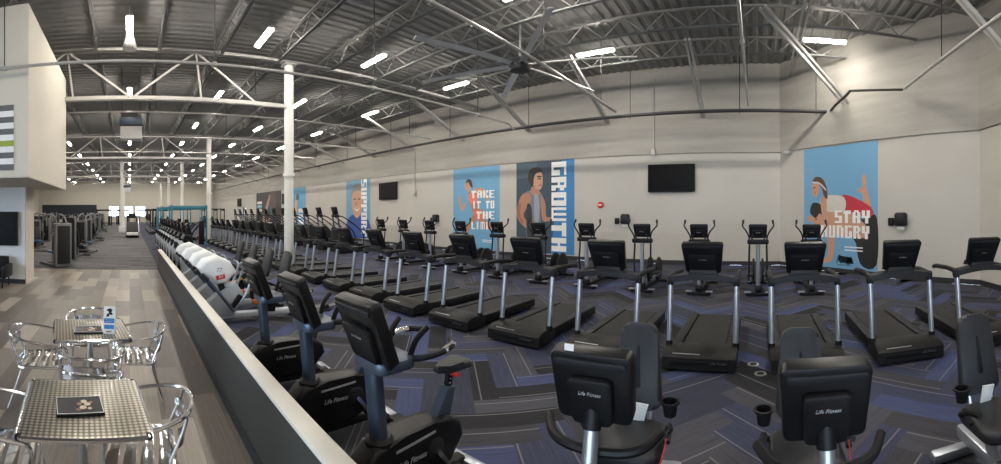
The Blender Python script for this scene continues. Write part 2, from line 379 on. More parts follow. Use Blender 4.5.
def joists():
    def bay(L):
        mb = MB(); d = .5; zt, zb = -.11, -.11-d
        for s in (-.03, .03):
            mb.bar((0, s, zt), (L, s, zt), .035, .05); mb.bar((0, s, zb), (L, s, zb), .035, .045)
        n = max(1, round(L/1.25)); p = L/n
        for k in range(n):
            mb.bar((k*p, 0, zt), (k*p+p/2, 0, zb), .028); mb.bar((k*p+p/2, 0, zb), (k*p+p, 0, zt), .028)
        return mb
    first = {}
    for gi in range(6):
        for y in JY:
            x0, x1 = GX[gi], (GX[gi-1] if gi else XR-.1)
            if gi == 0 and y > C1[1]: x1 = C0[0]+(C0[1]-y)*(C1[0]-C0[0])/(C0[1]-C1[1])-.15
            key = round(x1-x0, 2)
            if key < .6: continue
            if key not in first: first[key] = o = bay(x1-x0).build('joist', 'steelpaint', ce)
            else: o = first[key].copy(); COL.objects.link(o)
            o.location = (x0, y, 0)
joists()
def girders():
    mb = MB(); z0, z1 = 5.37-DECK, -.60; y0, y1 = YL+.2, 5.06
    for s in (-.07, .07): mb.bar((s, y0, z0), (s, y1, z0), .06, .11); mb.bar((s, y0, z1), (s, WALL_Y-.1, z1), .05, .08)
    k = -8
    while k <= 7:
        y = k*1.95+.06
        if k % 2 == 0:
            for s in (-1, 1):
                if y0 < y+s*1.95 < y1: mb.bar((0, y, z0), (0, y+s*1.95, z1), .055)
        elif y0 < y < y1: mb.bar((0, y, z1), (0, y+.18, z0), .05)
        k += 1
    g = mb.build('girder', 'steelwhite', ce); g.location = (GX[0], 0, 0)
    for x in GX[1:]: o = g.copy(); COL.objects.link(o); o.location = (x, 0, 0)
girders()
def braces():
    mb = MB()
    for s in (-.06, .06): mb.bar((s, 14.6, 5.45-DECK), (s, 11.2, -.55), .06, .09)
    for t in (.25, .5, .75): mb.box((0, 14.6-3.4*t, 5.45-DECK+t*(-.55-5.45+DECK)), (.14, .05, .05))
    b = mb.build('brace', 'steelwhite', ce); first = True
    for x in [-2., -5.75, -9.4, -13.2, -17., -20.8, -24.6, -28.4, -32.2, -36, -40, -44, -48]:
        o = b if first else b.copy()
        if not first: COL.objects.link(o)
        first = False; o.location = (x, 0, 0)
    mb = MB()
    for s in (-.06, .06): mb.bar((2.75+s, 12.35+s*-.9, 5.4-DECK), (.1+s, 9.7-s*.9, -.5), .06, .09)
    mb.build('brace', 'steelwhite', ce)
    mb = MB()
    for s in (-.06, .06): mb.bar((5.55, 7.2+s, 5.2-DECK), (3.6, 7.6+s, -.4), .06, .09)
    mb.build('brace', 'steelwhite', ce)
braces()
# columns carrying the girders
for i, x in enumerate(GX[1:]):
    c = tag(empty('column', (x, 5.06, 0)), ['white steel column standing among the treadmills, nearest and thickest', 'second white column from the camera in the treadmill row',
        'third white column from the camera in the treadmill row', 'fourth white column from the camera, far down the hall', 'farthest white column of the treadmill row'][i], 'column', 'columns in the treadmill row')
    mb = MB(); mb.tube([(0, 0, .02), (0, 0, 6.75)], .155, 20); mb.build('shaft', 'col', c)
    mb = MB(); mb.box((0, 0, .012), (.42, .42, .024)); mb.build('base_plate', 'col', c)
    mb = MB(); mb.tube([(0, 0, 3.1), (0, 0, 3.2)], .20, 20); mb.build('collar', 'col', c)
    mb = MB(); mb.box((0, 0, 6.73), (.4, .4, .05)); mb.build('cap_plate', 'col', c)
for i, x in enumerate((GX[3], GX[4])):
    c = tag(empty('column', (x, -.75, 0)), ['white column beside the walkway with a white box above it', 'distant white column beside the walkway near the far windows'][i], 'column', 'columns by the walkway')
    mb = MB(); mb.tube([(0, 0, .02), (0, 0, 6.75)], .155, 16); mb.build('shaft', 'col', c)
    mb = MB(); mb.box((0, 0, .3), (.6, .6, .6), bev=.02); mb.build('base_guard', 'white', c)
# sprinkler pipes
def pipes():
    Z = EYE+3.45
    t = tag(empty('sprinkler_main', (0, 0, 0)), 'long black sprinkler main pipe running along the poster wall', 'pipe')
    mb = MB(); mb.tube([(XF+1, 13.0, EYE+3.30), (2.35, 13.0, EYE+3.30)], .06, 10); mb.build('pipe', 'blackpipe', t)
    for x in (-4.3, -.6, 1.9, -8.4, -12.6, -17, -21.5, -26, -31, -36):
        mb = MB(); mb.tube([(x, 13.0, EYE+3.2), (x, 13.0, DECK-.05)], .014, 6); mb.build('hanger', 'blackpipe', t)
    mb = MB(); mb.tube([(2.35, 13.0, EYE+3.30), (2.42, 12.3, EYE+3.36), (2.55, 11.4, Z-.05), (2.6, 11.1, Z)], .04, 8); mb.build('riser', 'blackpipe', t)
    mb = MB(); mb.tube([(2.6, 11.1, Z), (4.0, 10.55, Z)], .035, 8); mb.build('offset_pipe', 'blackpipe', t)
    xs = [4.0, -.32, -4.8, -7.42, -13.8, -18.3, -23., -28., -33.5, -40., -48.]
    nm = ['at the right end by the diagonal wall', 'running almost straight over the treadmills', 'passing under the ceiling fan', 'arching across the hall in front of the first truss', 'just beyond the first truss',
          'third line beyond the fan pipe', 'fourth line beyond the fan pipe', 'fifth line beyond the fan pipe', 'sixth line beyond the fan pipe', 'seventh line beyond the fan pipe', 'farthest line down the hall']
    for k, x in enumerate(xs):
        t = tag(empty('sprinkler_pipe', (x, 0, 0)), 'grey sprinkler branch pipe '+nm[k], 'pipe', 'sprinkler branch pipes')
        Q = [(0, -7.8 if x > -7 else -14, Z), (0, 12.93 if k else 10.40, Z)]; zz = Z
        if k == 3: zz = EYE+2.8; Q = [(0, -7, zz), (0, 10.3, zz), (-1.6, 12.9, EYE+3.25)]
        mb = MB(); mb.tube(Q, .04 if k in (0, 2) else .032, 8); mb.build('pipe', 'pipe', t)
        for y in (-5, .9, 4.5, 8.1, 11.6) if k != 3 else (-2.4, 1.6, 5.2, 8.8):
            if k == 0 and y > 10: continue
            mb = MB(); mb.tube([(0, y, zz), (0, y, DECK-.05)], .013, 6); mb.build('hanger', 'blackpipe', t)
            mb = MB(); mb.tube([(0, y-.04, zz), (0, y+.04, zz)], .055, 8); mb.build('hanger_ring', 'pipe', t)
pipes()
# ceiling lights
def led_light():
    e = empty('ceiling_light')
    mb = MB(); mb.prism([(-.07, .05), (.07, .05), (.09, .0), (-.09, .0)], -.62, .62, 'yz'); mb.build('housing', 'steelwhite', e)
    mb = MB(); mb.prism([(-.075, -.001), (.075, -.001), (.06, -.05), (-.06, -.05)], -.60, .60, 'yz'); mb.build('diffuser', 'led', e)
    for s in (-.5, .5):
        mb = MB(); mb.tube([(s, 0, .05), (s, 0, DECK-EYE-4.9-.05)], .006, 5); mb.build('suspension_rod', 'steelpaint', e)
    return e
def lights():
    xs = [1.9, -4.85, -10.6, -16.4, -22.3, -28.3, -34.4, -40.5, -46.6, -52.7, -58.8, -64.9]; rows = [(11.25, 'along the poster wall'), (7.4, 'over the elliptical row'), (3.7, 'over the treadmills'), (0., 'over the half wall'), (-4.3, 'over the strength machines'), (-9., 'farthest to the left')]
    proto = None
    for y, rn in rows:
        for k, x in enumerate(xs):
            if y < -1 and x > -13: continue
            if proto is None: proto = o = led_light()
            else: o = copy_tree(proto)
            o.location = (x, y, EYE+4.9)
            tag(o, '%s linear ceiling light from the camera in the line %s' % (ORD[k], rn), 'ceiling light', 'linear ceiling lights')
lights()
# big ceiling fan
def fan():
    f = tag(empty('ceiling_fan', (-6.11, 9.03, EYE+4.0)), 'huge six-bladed ceiling fan hanging from a rod over the treadmills', 'ceiling fan')
    mb = MB(); mb.lathe([(.05, -.16), (.27, -.15), (.30, -.06), (.24, .02), (.12, .08), (.08, .22)], 20); mb.build('hub', 'char', f)
    mb = MB(); mb.tube([(0, 0, .2), (0, 0, DECK-EYE-4.0-.1)], .035, 10); mb.build('downrod', 'steelpaint', f)
    for k in range(6):
        a = R(15+60*k); mx = Matrix.Rotation(a, 4, 'Z') @ Matrix.Rotation(R(12), 4, 'X')
        mb = MB(); mb.prism([(-.09, -.012), (-.05, .018), (.02, .02), (.09, -.008), (.02, -.004)], .22, 3.15, 'yz', mx=mx)
        mb.build('blade', 'steel' if 0 else mat('fan_blade_grey', (.72, .72, .72), .45, .1) if k == 0 else bpy.data.materials['fan_blade_grey'], f)
        mb = MB(); mb.prism([(-.06, -.02), (.06, -.02), (.06, .03), (-.06, .03)], .12, .3, 'yz', mx=mx); mb.build('blade_holder', 'char', f)
fan()
# ---------------------------------------------------------------- machines (front faces -Y, user stands or sits on the +Y side)
def console(parent, c, tilt, w, wt, h, th, logo, cover=(.36, .24), name='console'):
    """tilted display head: casing, dark screen on the user's side, raised rear cover with its lettering"""
    rx = R(tilt); mb = MB()
    mb.plate(rrect(w, h, .035, 3, top=wt), th, c, (rx, 0, 0), bev=.012)
    k = mb.build(name, 'gloss', parent)
    mx = Matrix.Translation(c) @ Euler((rx, 0, 0)).to_matrix().to_4x4()
    P = lambda x, y, z: tuple(mx @ Vector((x, y, z)))
    mb = MB(); mb.plate(rrect(w-.07, h-.08, .02, 3, top=wt-.06), .006, P(0, th/2+.001, 0), (rx, 0, 0)); mb.build('screen', 'screen', k)
    mb = MB(); mb.plate(rrect(cover[0]*.92, cover[1], .03, 3, top=cover[0]), .05, P(0, -th/2-.012, -.05), (rx, 0, 0), bev=.012)
    cv = mb.build('rear_cover', 'blk', k)
    if logo: text('lettering', logo, .024, 'badge', cv, P(0, -th/2-.040, -.05+cover[1]*.22), (rx+pi/2, 0, 0), ext=.002, shear=.3)
    mb = MB(); mb.plate(rrect(wt-.05, .035, .015, 2), .02, P(0, -th/2-.004, h/2-.045), (rx, 0, 0), bev=.005); mb.build('top_trim', 'char', k)
    return k, P
def treadmill():
    t = empty('treadmill')
    mb = MB(); mb.prism([(0, .035), (0, .175), (.03, .20), (.14, .235), (.44, .225), (.47, .19), (.47, .05)], -.46, .46, 'yz', bev=.014, seg=3)
    h = mb.build('motor_hood', 'hood', t)
    mb = MB(); mb.box((0, -.004, .12), (.72, .012, .05), bev=.004); mb.build('front_grille', 'blk', h)
    mb = MB(); mb.box((-.16, .05, .2085), (.34, .010, .004), rot=(R(17), 0, 0)); mb.build('badge_strip', 'badge', h)
    text('lettering', 'Life Fitness', .045, 'dim', h, (.24, -.011, .125), (pi/2, 0, 0))
    mb = MB(); mb.box((0, 1.27, .11), (.86, 1.66, .12), bev=.02); mb.build('deck', 'blk', t)
    mb = MB(); mb.box((0, 1.25, .177), (.56, 1.58, .014)); mb.build('running_belt', 'rub', t)
    for s in (-1, 1):
        mb = MB(); mb.box((s*.365, 1.27, .185), (.13, 1.62, .03), bev=.012); mb.build('foot_rail', 'char', t)
        mb = MB(); mb.tube([(s*.435, .34, .20), (s*.438, .44, .985)], .037, 14); u = mb.build('upright', 'silver', t)
        mb = MB(); mb.tube([(s*.435, .335, .19), (s*.435, .345, .27)], .047, 12); mb.build('upright_boot', 'blk', u)
        mb = MB(); mb.box((s*.44, .455, 1.04), (.085, .11, .14), bev=.025); mb.build('upright_joint', 'char', t)
        mb = MB(); mb.tube([(s*.44, .47, 1.075), (s*.445, .75, 1.09), (s*.445, 1.15, 1.07), (s*.44, 1.25, 1.045)], [.038, .036, .036, .03], 10); mb.build('handrail', 'blk', t)
    mb = MB(); a = [(-.46+.92*i/10, 1.045+.05*sin(pi*i/10)) for i in range(11)]
    mb.prism([(x, z-.035) for x, z in a]+[(x, z+.045) for x, z in reversed(a)], .37, .56, 'xz', bev=.018); mb.build('crossbar', 'char', t)
    mb = MB(); mb.prism([(-.21, 1.10), (.21, 1.10), (.17, 1.19), (-.17, 1.19)], .42, .54, 'xz', bev=.012); mb.build('console_neck', 'char', t)
    k, P = console(t, (0, .43, 1.355), 24, .47, .55, .44, .075, 'Life Fitness', (.38, .24))
    mb = MB(); mb.prism([(-.20, 1.14), (.20, 1.14), (.18, 1.20), (-.18, 1.20)], .56, .68, 'xz', bev=.01); mb.build('control_ledge', 'blk', t)
    mb = MB(); mb.box((0, 2.07, .12), (.84, .08, .13), bev=.02); mb.build('rear_roller_cap', 'char', t)
    return t
tx = [3.27-1.33*k for k in range(25)]
row(treadmill, [(x, 4.78, 0) for x in tx],
    ['black treadmill with silver uprights, %s from the right end of the treadmill row' % ORD[k] for k in range(25)], 'treadmill', 'treadmills in the long row')
def elliptical():
    t = empty('elliptical_trainer')
    mb = MB(); mb.box((0, .06, .05), (.56, .09, .07), bev=.02); b = mb.build('front_stabilizer', 'blk', t)
    for s in (-1, 1):
        mb = MB(); mb.box((s*.24, .05, .095), (.16, .11, .02), bev=.005); mb.build('foot_cap', 'silver', b)
    mb = MB(); mb.box((0, .85, .09), (.12, 1.6, .08), bev=.02); mb.build('base_rail', 'blk', t)
    mb = MB(); mb.box((0, 1.62, .05), (.6, .09, .07), bev=.02); mb.build('rear_stabilizer', 'blk', t)
    mb = MB(); mb.tube([(0, .12, .1), (0, .10, 1.22)], .05, 14); mb.build('pedestal', 'silver', t)
    mb = MB(); mb.box((0, .08, .17), (.16, .16, .14), bev=.03); mb.build('pedestal_boot', 'blk', t)
    for s in (-1, 1):
        mb = MB(); mb.lathe([(.30, -.03), (.33, 0), (.30, .03)], 24, (s*.12, 1.25, .42), (0, pi/2, 0)); mb.build('drive_cover', 'char', t)
        mb = MB(); mb.tube([(s*.20, .14, 1.16), (s*.21, .10, .75), (s*.21, .18, .33)], .024, 8); lk = mb.build('swing_link', 'char', t)
        mb = MB(); mb.tube(cr([(s*.20, .14, 1.16), (s*.21, .10, 1.36), (s*.27, .05, 1.50), (s*.36, .12, 1.62), (s*.345, .17, 1.73)], 4), .018, 8); a = mb.build('moving_handle', 'blk', t)
        mb = MB(); mb.tube([(s*.352, .15, 1.68), (s*.343, .18, 1.76)], .026, 8); mb.build('grip_end', 'char', a)
        mb = MB(); mb.bar((s*.21, .18, .33), (s*.2, 1.15, .36), .045, .06); mb.build('pedal_arm', 'silver', t)
        mb = MB(); mb.box((s*.2, .72, .40), (.15, .42, .05), bev=.018); mb.build('foot_pedal', 'rub', t)
    mb = MB(); mb.box((0, .12, 1.255), (.50, .17, .11), bev=.03); mb.build('control_tray', 'blk', t)
    for s in (-1, 1):
        mb = MB(); mb.tube(cr([(s*.12, .1, 1.30), (s*.16, .02, 1.36), (s*.10, .02, 1.42)], 3), .016, 7); mb.build('fixed_grip', 'char', t)
    console(t, (0, .10, 1.505), 16, .40, .43, .33, .06, 'Life Fitness', (.26, .17))
    return t
ex = [1.25, 0, -1.38, -2.77, -4.25, -5.68, -7.1, -8.55, -9.98, -11.4, -12.8]
row(elliptical, [(x, 9.2, 0) for x in ex],
    ['black elliptical with raised moving arms, %s from the right before the poster wall' % ORD[k] for k in range(11)], 'elliptical trainer', 'ellipticals before the poster wall')
def stair_climber():
    t = empty('stair_climber')
    mb = MB(); mb.prism([(.0, .05), (.0, 1.10), (.10, 1.18), (.35, 1.12), (1.30, .22), (1.30, .05)], -.34, .34, 'yz', bev=.02); mb.build('step_housing', 'blk', t)
    for k in range(5):
        mb = MB(); mb.box((0, .42+.20*k, 1.08-.19*k), (.52, .22, .03), bev=.008); mb.build('step', 'char', t)
    for s in (-1, 1):
        mb = MB(); mb.prism([(.0, .05), (.0, 1.16), (.12, 1.30), (1.42, .16), (1.42, .05)], s*.36-.03, s*.36+.03, 'yz', bev=.01); mb.build('side_panel', 'char', t)
        mb = MB(); mb.tube([(s*.26, .10, 1.15), (s*.24, .0, 1.86)], .04, 10); mb.build('mast', 'post', t)
        mb = MB(); mb.tube(cr([(s*.27, .02, 1.74), (s*.40, .25, 1.70), (s*.40, 1.0, 1.22), (s*.40, 1.35, .82), (s*.38, 1.34, .2)], 4), .026, 8); mb.build('handrail', 'blk', t)
    mb = MB(); mb.box((0, .02, 1.76), (.56, .16, .10), bev=.025); mb.build('control_tray', 'blk', t)
    console(t, (0, -.02, 2.0), 18, .46, .50, .40, .07, None, (.32, .2)); return t
sx = [-16.5-1.63*k for k in range(12)]
row(stair_climber, [(x, 9.3, 0) for x in sx],
    ['tall black stair climber with long sloping handrails, %s from the right in its row' % ORD[k] for k in range(12)], 'stair climber', 'stair climbers before the poster wall')
def upright_bike():
    t = empty('upright_bike')
    mb = MB(); mb.prism([(.10, .16), (.12, .40), (.22, .50), (.45, .515), (.70, .51), (.86, .50), (.97, .42), (1.0, .32), (.86, .17), (.55, .11)], -.10, .10, 'yz', bev=.035, seg=3)
    sh = mb.build('body_shroud', 'gloss', t)
    for s in (-1, 1):
        mx = (pi/2, 0, s*pi/2)
        text('lettering', 'Life Fitness', .052, 'badge', sh, (s*.1015, .50 if s > 0 else .5, .34), mx, ext=.002, shear=.3)
        mb = MB(); mb.bar((s*.101, .36, .44), (s*.101, .70, .455), .006, .016); mb.build('silver_stripe', 'badge', sh)
        mb = MB(); mb.lathe([(.075, -.01), (.08, 0), (.06, .012)], 18, (s*.105, .70, .33), (0, pi/2, 0)); c = mb.build('crank_hub', 'char', t)
        mb = MB(); mb.bar((s*.125, .70, .33), (s*.135, .70+s*.10, .33-s*.13), .022, .03); mb.build('crank_arm', 'alu', c)
        mb = MB(); mb.box((s*.19, .70+s*.10, .33-s*.13), (.10, .10, .03), bev=.008); mb.build('pedal', 'blk', t)
    for y, w in ((.06, .5), (1.08, .54)):
        mb = MB(); mb.box((0, y, .05), (w, .09, .075), bev=.025); mb.build('stabilizer', 'silver' if y > 1 else 'blk', t)
    mb = MB(); mb.box((0, .57, .075), (.10, 1.0, .07), bev=.02); mb.build('base_rail', 'blk', t)
    mb = MB(); mb.prism(rrect(.12, .085, .025, 3), 0, 1, 'xy', mx=Matrix(((1, 0, 0, 0), (0, 1, -.05, .30), (0, 0, .56, .44), (0, 0, 0, 1)))); mb.build('console_post', 'post', t)
    mb = MB(); mb.lathe([(.10, 0), (.095, .05), (.075, .07)], 16, (0, .30, .46)); mb.build('post_boot', 'blk', t)
    mb = MB(); mb.prism(rrect(.34, .30, .07, 4), .965, 1.04, 'xy', bev=.018, mx=Matrix.Translation((0, .34, 0))); mb.build('control_tray', 'post', t)
    console(t, (0, .20, 1.215), 22, .40, .43, .44, .085, 'Life Fitness', (.30, .24))
    for s in (-1, 1):
        mb = MB(); mb.tube(cr([(s*.10, .44, 1.01), (s*.22, .50, 1.04), (s*.26, .62, 1.06), (s*.23, .74, 1.075), (s*.15, .79, 1.08)], 4), .021, 8); hb = mb.build('handlebar', 'blk', t)
        mb = MB(); mb.tube(cr([(s*.11, .46, 1.02), (s*.13, .50, 1.13), (s*.15, .58, 1.20)], 4), .02, 8); mb.build('aero_grip', 'blk', hb)
        mb = MB(); mb.tube([(s*.235, .735, 1.075), (s*.262, .62, 1.06)], .0235, 8); mb.build('pulse_sensor', 'alu', hb)
    mb = MB(); mb.prism([(.72, .44), (.90, .44), (.965, .66), (.885, .68)], -.045, .045, 'yz', bev=.015); mb.build('seat_tube', 'post', t)
    mb = MB(); mb.bar((0, .905, .60), (0, .945, .79), .035, .05); sp = mb.build('seat_post', 'blk', t)
    for k in range(5):
        mb = MB(); mb.lathe([(.006, 0), (.006, .003)], 8, (.0176, .918+.007*k, .665+.028*k), (0, pi/2, 0)); mb.build('adjust_hole', 'badge', sp)
    mb = MB(); mb.prism([(-.027, -.15), (.027, -.15), (.045, -.06), (.10, .05), (.112, .11), (.07, .15), (-.07, .15), (-.112, .11), (-.10, .05), (-.045, -.06)], .785, .84, 'xy', bev=.024, seg=3, mx=Matrix.Translation((0, .95, 0)))
    mb.build('saddle', 'pad', t)
    mb = MB(); mb.box((.06, .93, .77), (.09, .03, .03), bev=.01); mb.build('seat_lever', 'red', t, label='red seat lever')
    return t
row(upright_bike, [(-2.07, 1.19, 0), (-3.08, 1.19, 0), (-4.2, 1.19, 0)],
    ['black upright exercise bike nearest the camera by the end of the half wall', 'black upright exercise bike in the middle of the three by the half wall', 'black upright exercise bike next to the white seated machines'], 'exercise bike', 'upright bikes along the half wall')
def recumbent_bike():
    t = empty('recumbent_bike')
    mb = MB(); mb.prism([(.0, .14), (.04, .42), (.18, .52), (.45, .50), (.70, .36), (.95, .26), (.95, .14), (.5, .10)], -.11, .11, 'yz', bev=.035, seg=3); sh = mb.build('body_shroud', 'gloss', t)
    for s in (-1, 1):
        text('lettering', 'Life Fitness', .058, 'badge', sh, (s*.1115, .35, .33), (pi/2, 0, s*pi/2), ext=.002, shear=.3)
        mb = MB(); mb.lathe([(.075, -.01), (.08, 0), (.06, .012)], 18, (s*.115, .33, .36), (0, pi/2, 0)); c = mb.build('crank_hub', 'char', t)
        mb = MB(); mb.bar((s*.135, .33, .36), (s*.145, .33+s*.12, .36+s*.11), .022, .03); mb.build('crank_arm', 'alu', c)
        mb = MB(); mb.box((s*.20, .33+s*.12, .36+s*.11), (.10, .10, .03), bev=.008); mb.build('pedal', 'blk', t)
    for y in (.02, 1.55):
        mb = MB(); mb.box((0, y, .05), (.56, .10, .08), bev=.025); mb.build('stabilizer', 'silver', t)
    mb = MB(); mb.box((0, 1.0, .20), (.12, 1.15, .10), bev=.025); mb.build('seat_rail', 'silver', t)
    mb = MB(); mb.tube([(0, .20, .45), (0, .345, 1.0)], .036, 14); mb.build('console_post', 'silver', t)
    mb = MB(); mb.tube([(0, .335, .965), (0, .36, 1.06)], .044, 12); mb.build('console_neck', 'blk', t)
    console(t, (0, .375, 1.155), 14, .365, .39, .35, .085, 'Life Fitness', (.21, .235))
    mb = MB(); mb.tube(cr([(-.29, .50, .90), (-.22, .40, .87), (-.10, .36, .855), (.10, .36, .855), (.22, .40, .87), (.29, .50, .90)], 5), .024, 9); mb.build('front_handlebar', 'blk', t)
    mb = MB(); mb.bar((0, 1.02, .24), (0, 1.16, .44), .10, .16); mb.build('seat_carriage', 'silver', t)
    mb = MB(); mb.prism(rrect(.44, .46, .10, 4), .46, .55, 'xy', bev=.03, seg=3, mx=Matrix.Translation((0, 1.06, 0))); mb.build('seat_cushion', 'pad', t)
    mb = MB(); mb.plate(rrect(.345, .57, .07, 5, top=.265), .07, (0, 1.355, .88), (R(-12), 0, 0), bev=.028); sb = mb.build('seat_back', 'pad', t)
    mb = MB(); mb.plate(rrect(.05, .28, .02, 3, top=.02), .012, (0, 1.322, .88), (R(-12), 0, 0), bev=.004); mb.build('back_groove', 'blk', sb)
    for s in (-1, 1):
        mb = MB(); mb.tube([(s*.09, 1.26, .45), (s*.09, 1.38, .85)], .016, 8); mb.build('back_support', 'steel', t)
        mb = MB(); mb.tube(cr([(s*.18, 1.22, .50), (s*.25, 1.15, .56), (s*.255, 1.02, .63), (s*.25, .90, .66)], 4), .018, 8); hd = mb.build('side_handle', 'blk', t)
        mb = MB(); mb.lathe([(.040, -.03), (.050, .045), (.064, .05), (.064, .062), (.048, .062), (.044, .0), (.0, -.002)], 18, (s*.25, 1.13, .69)); mb.build('cup_holder', 'blk', t)
        mb = MB(); mb.tube([(s*.25, 1.10, .615), (s*.25, 1.0, .56)], .02, 8); mb.build('handle_grip', 'char', hd)
    mb = MB(); mb.prism([(.02, .55), (.11, .55), (.14, .66), (.04, .67)], 1.235, 1.255, 'xz', bev=.004, mx=Matrix.Translation((-.05, 0, 0))); mb.build('instruction_plate', 'paper', t, label='white instruction plate')
    mb = MB(); mb.tube(cr([(-.16, .72, .55), (-.05, .70, .44), (.10, .75, .42), (.22, .85, .50), (.25, 1.0, .60)], 5), .005, 6); mb.build('pulse_cable', 'redcable', t, label='thin red cable')
    return t
rb = row(recumbent_bike, [(-.705, 1.33, R(5)), (.285, 1.31, 0), (1.58, 1.25, 0)],
    ['black recumbent bike with a white sticker on top of its console', 'black recumbent bike seen squarely from the front, between the two others', 'black recumbent bike at the right edge, only its seat and cup holder in view'], 'recumbent bike', 'recumbent bikes in the front row')
mb = MB(); mb.box((-.10, .306, 1.322), (.045, .05, .003), rot=(R(14+68), 0, 0)); mb.build('sticker', 'paper', rb[0], label='white sticker')
def seated_stepper(logo=True):
    t = empty('seated_elliptical')
    mb = MB(); mb.box((0, .95, .12), (.16, 1.8, .10), bev=.03); mb.build('base_rail', 'offw', t)
    for y in (.12, 1.80):
        mb = MB(); mb.box((0, y, .05), (.60, .10, .08), bev=.025); mb.build('stabilizer', 'blk', t)
    mb = MB(); mb.prism([(.0, .30), (.10, .12), (.60, .14), (.78, .50), (.62, .72), (.42, .60)], -.11, .11, 'yz', bev=.03); mb.build('lower_shroud', 'offw', t)
    mb = MB(); mb.prism([(-.05, .98), (.05, 1.12), (.30, 1.19), (.50, 1.10), (.62, .92), (.46, .72), (.28, .70), (.08, .82)], -.20, .20, 'yz', bev=.06, seg=4); sh = mb.build('top_shroud', 'white', t, ang=60)
    if logo:
        for s in (-1, 1):
            mb = MB(); mb.box((s*.201, .33-s*0, .83), (.006, .16, .075), rot=(R(12), 0, 0)); pn = mb.build('logo_panel', 'red', sh)
            text('lettering', 'XT', .06, 'paper', pn, (s*.205, .33, .83), (pi/2, 0, s*pi/2), shear=.2)
            text('lettering', '77', .10, 'dim', sh, (s*.201, .30, .95), (pi/2, 0, s*pi/2), shear=.2, ext=.001)
    mb = MB(); mb.bar((0, .42, .55), (0, .34, .75), .12, .1); mb.build('console_post', 'char', t)
    for s in (-1, 1):
        mb = MB(); mb.tube([(s*.27, .55, .25), (s*.27, .10, .80)], .028, 8); a = mb.build('swing_arm', 'post', t)
        mb = MB(); mb.tube([(s*.27, .10, .80), (s*.27, -.02, .90)], .034, 8); mb.build('arm_knob', 'char', a)
        mb = MB(); mb.tube(cr([(s*.27, .55, .25), (s*.32, .75, .55), (s*.30, .88, .92), (s*.24, .80, 1.0)], 4), .02, 8); mb.build('moving_handle', 'silver', t)
        mb = MB(); mb.box((s*.2, .62, .38), (.13, .10, .28), rot=(R(-35), 0, 0), bev=.02); mb.build('foot_pedal', 'blk', t)
    mb = MB(); mb.prism(rrect(.46, .44, .10, 4), .46, .55, 'xy', bev=.03, mx=Matrix.Translation((0, 1.32, 0))); mb.build('seat_cushion', 'pad', t)
    mb = MB(); mb.bar((0, 1.3, .15), (0, 1.32, .48), .14, .2); mb.build('seat_pillar', 'blk', t)
    mb = MB(); mb.plate(rrect(.40, .60, .08, 5, top=.30), .08, (0, 1.60, .92), (R(-14), 0, 0), bev=.03); mb.build('seat_back', 'pad', t)
    mb = MB(); mb.box((.22, 1.22, .42), (.04, .16, .04), rot=(R(20), 0, 0), bev=.012); mb.build('adjust_lever', 'yellow', t, label='yellow adjusting lever')
    mb = MB(); mb.box((.16, .98, .36), (.10, .13, .08), bev=.02); mb.build('adjust_knob', 'orange', t, label='orange adjusting knob')
    mb = MB(); mb.tube(cr([(-.24, 1.45, .55), (-.32, 1.2, .70), (-.30, 1.0, .74)], 4), .018, 8); mb.build('side_handle', 'blk', t)
    mb = MB(); mb.tube(cr([(.24, 1.45, .55), (.32, 1.2, .70), (.30, 1.0, .74)], 4), .018, 8); mb.build('side_handle', 'blk', t)
    return t
row(seated_stepper, [(-6.9, 1.22, 0), (-7.85, 1.22, 0), (-8.9, 1.22, 0), (-10.0, 1.22, 0)],
    ['white-shrouded seated elliptical nearest the upright bikes, red badge on its side', 'second white-shrouded seated elliptical along the half wall from the bikes', 'third white-shrouded seated elliptical along the half wall from the bikes', 'fourth white-shrouded seated elliptical along the half wall from the bikes'], 'seated elliptical', 'white seated ellipticals along the half wall')
def arc_trainer():
    t = empty('arc_trainer')
    mb = MB(); mb.prism([(.0, .15), (-.04, .75), (.10, 1.0), (.42, .95), (.62, .55), (.60, .15)], -.30, .30, 'yz', bev=.06, seg=3); mb.build('front_shroud', 'offw', t)
    mb = MB(); mb.box((0, .75, .08), (.5, 1.5, .10), bev=.03); mb.build('base_frame', 'blk', t)
    mb = MB(); mb.bar((0, .32, .9), (0, .30, 1.28), .12, .12); mb.build('console_post', 'blk', t)
    mb = MB(); mb.prism([(.05, 1.18), (.12, 1.30), (.46, 1.22), (.46, 1.12)], -.27, .27, 'yz', bev=.03); mb.build('control_tray', 'blk', t)
    console(t, (0, .25, 1.46), 18, .38, .42, .34, .07, None, (.26, .18))
    for s in (-1, 1):
        mb = MB(); mb.tube(cr([(s*.34, .45, .45), (s*.36, .35, .95), (s*.34, .30, 1.30), (s*.36, .45, 1.52), (s*.34, .52, 1.60)], 4), .022, 8); mb.build('moving_handle', 'blk', t)
        mb = MB(); mb.bar((s*.24, .5, .4), (s*.22, 1.1, .30), .06, .07); mb.build('pedal_arm', 'silver', t)
        mb = MB(); mb.box((s*.22, 1.05, .36), (.17, .42, .06), bev=.02); mb.build('foot_pedal', 'rub', t)
        mb = MB(); mb.tube([(s*.16, .02, 1.0), (s*.16, .0, .25)], .05, 10); mb.build('shroud_strip', 'blk', t)
    return t
ax_ = [-11.5-1.13*k for k in range(10)]
row(arc_trainer, [(x, 1.45, 0) for x in ax_],
    ['grey-white shrouded cross trainer, %s along the walkway beyond the white seated ellipticals' % ORD[k] for k in range(10)], 'cross trainer', 'grey cross trainers along the walkway')
row(elliptical, [(-34-1.4*k, 1.6, 0) for k in range(6)],
    ['dark elliptical far down the walkway, %s beyond the grey cross trainers' % ORD[k] for k in range(6)], 'elliptical trainer', 'ellipticals far down the walkway')
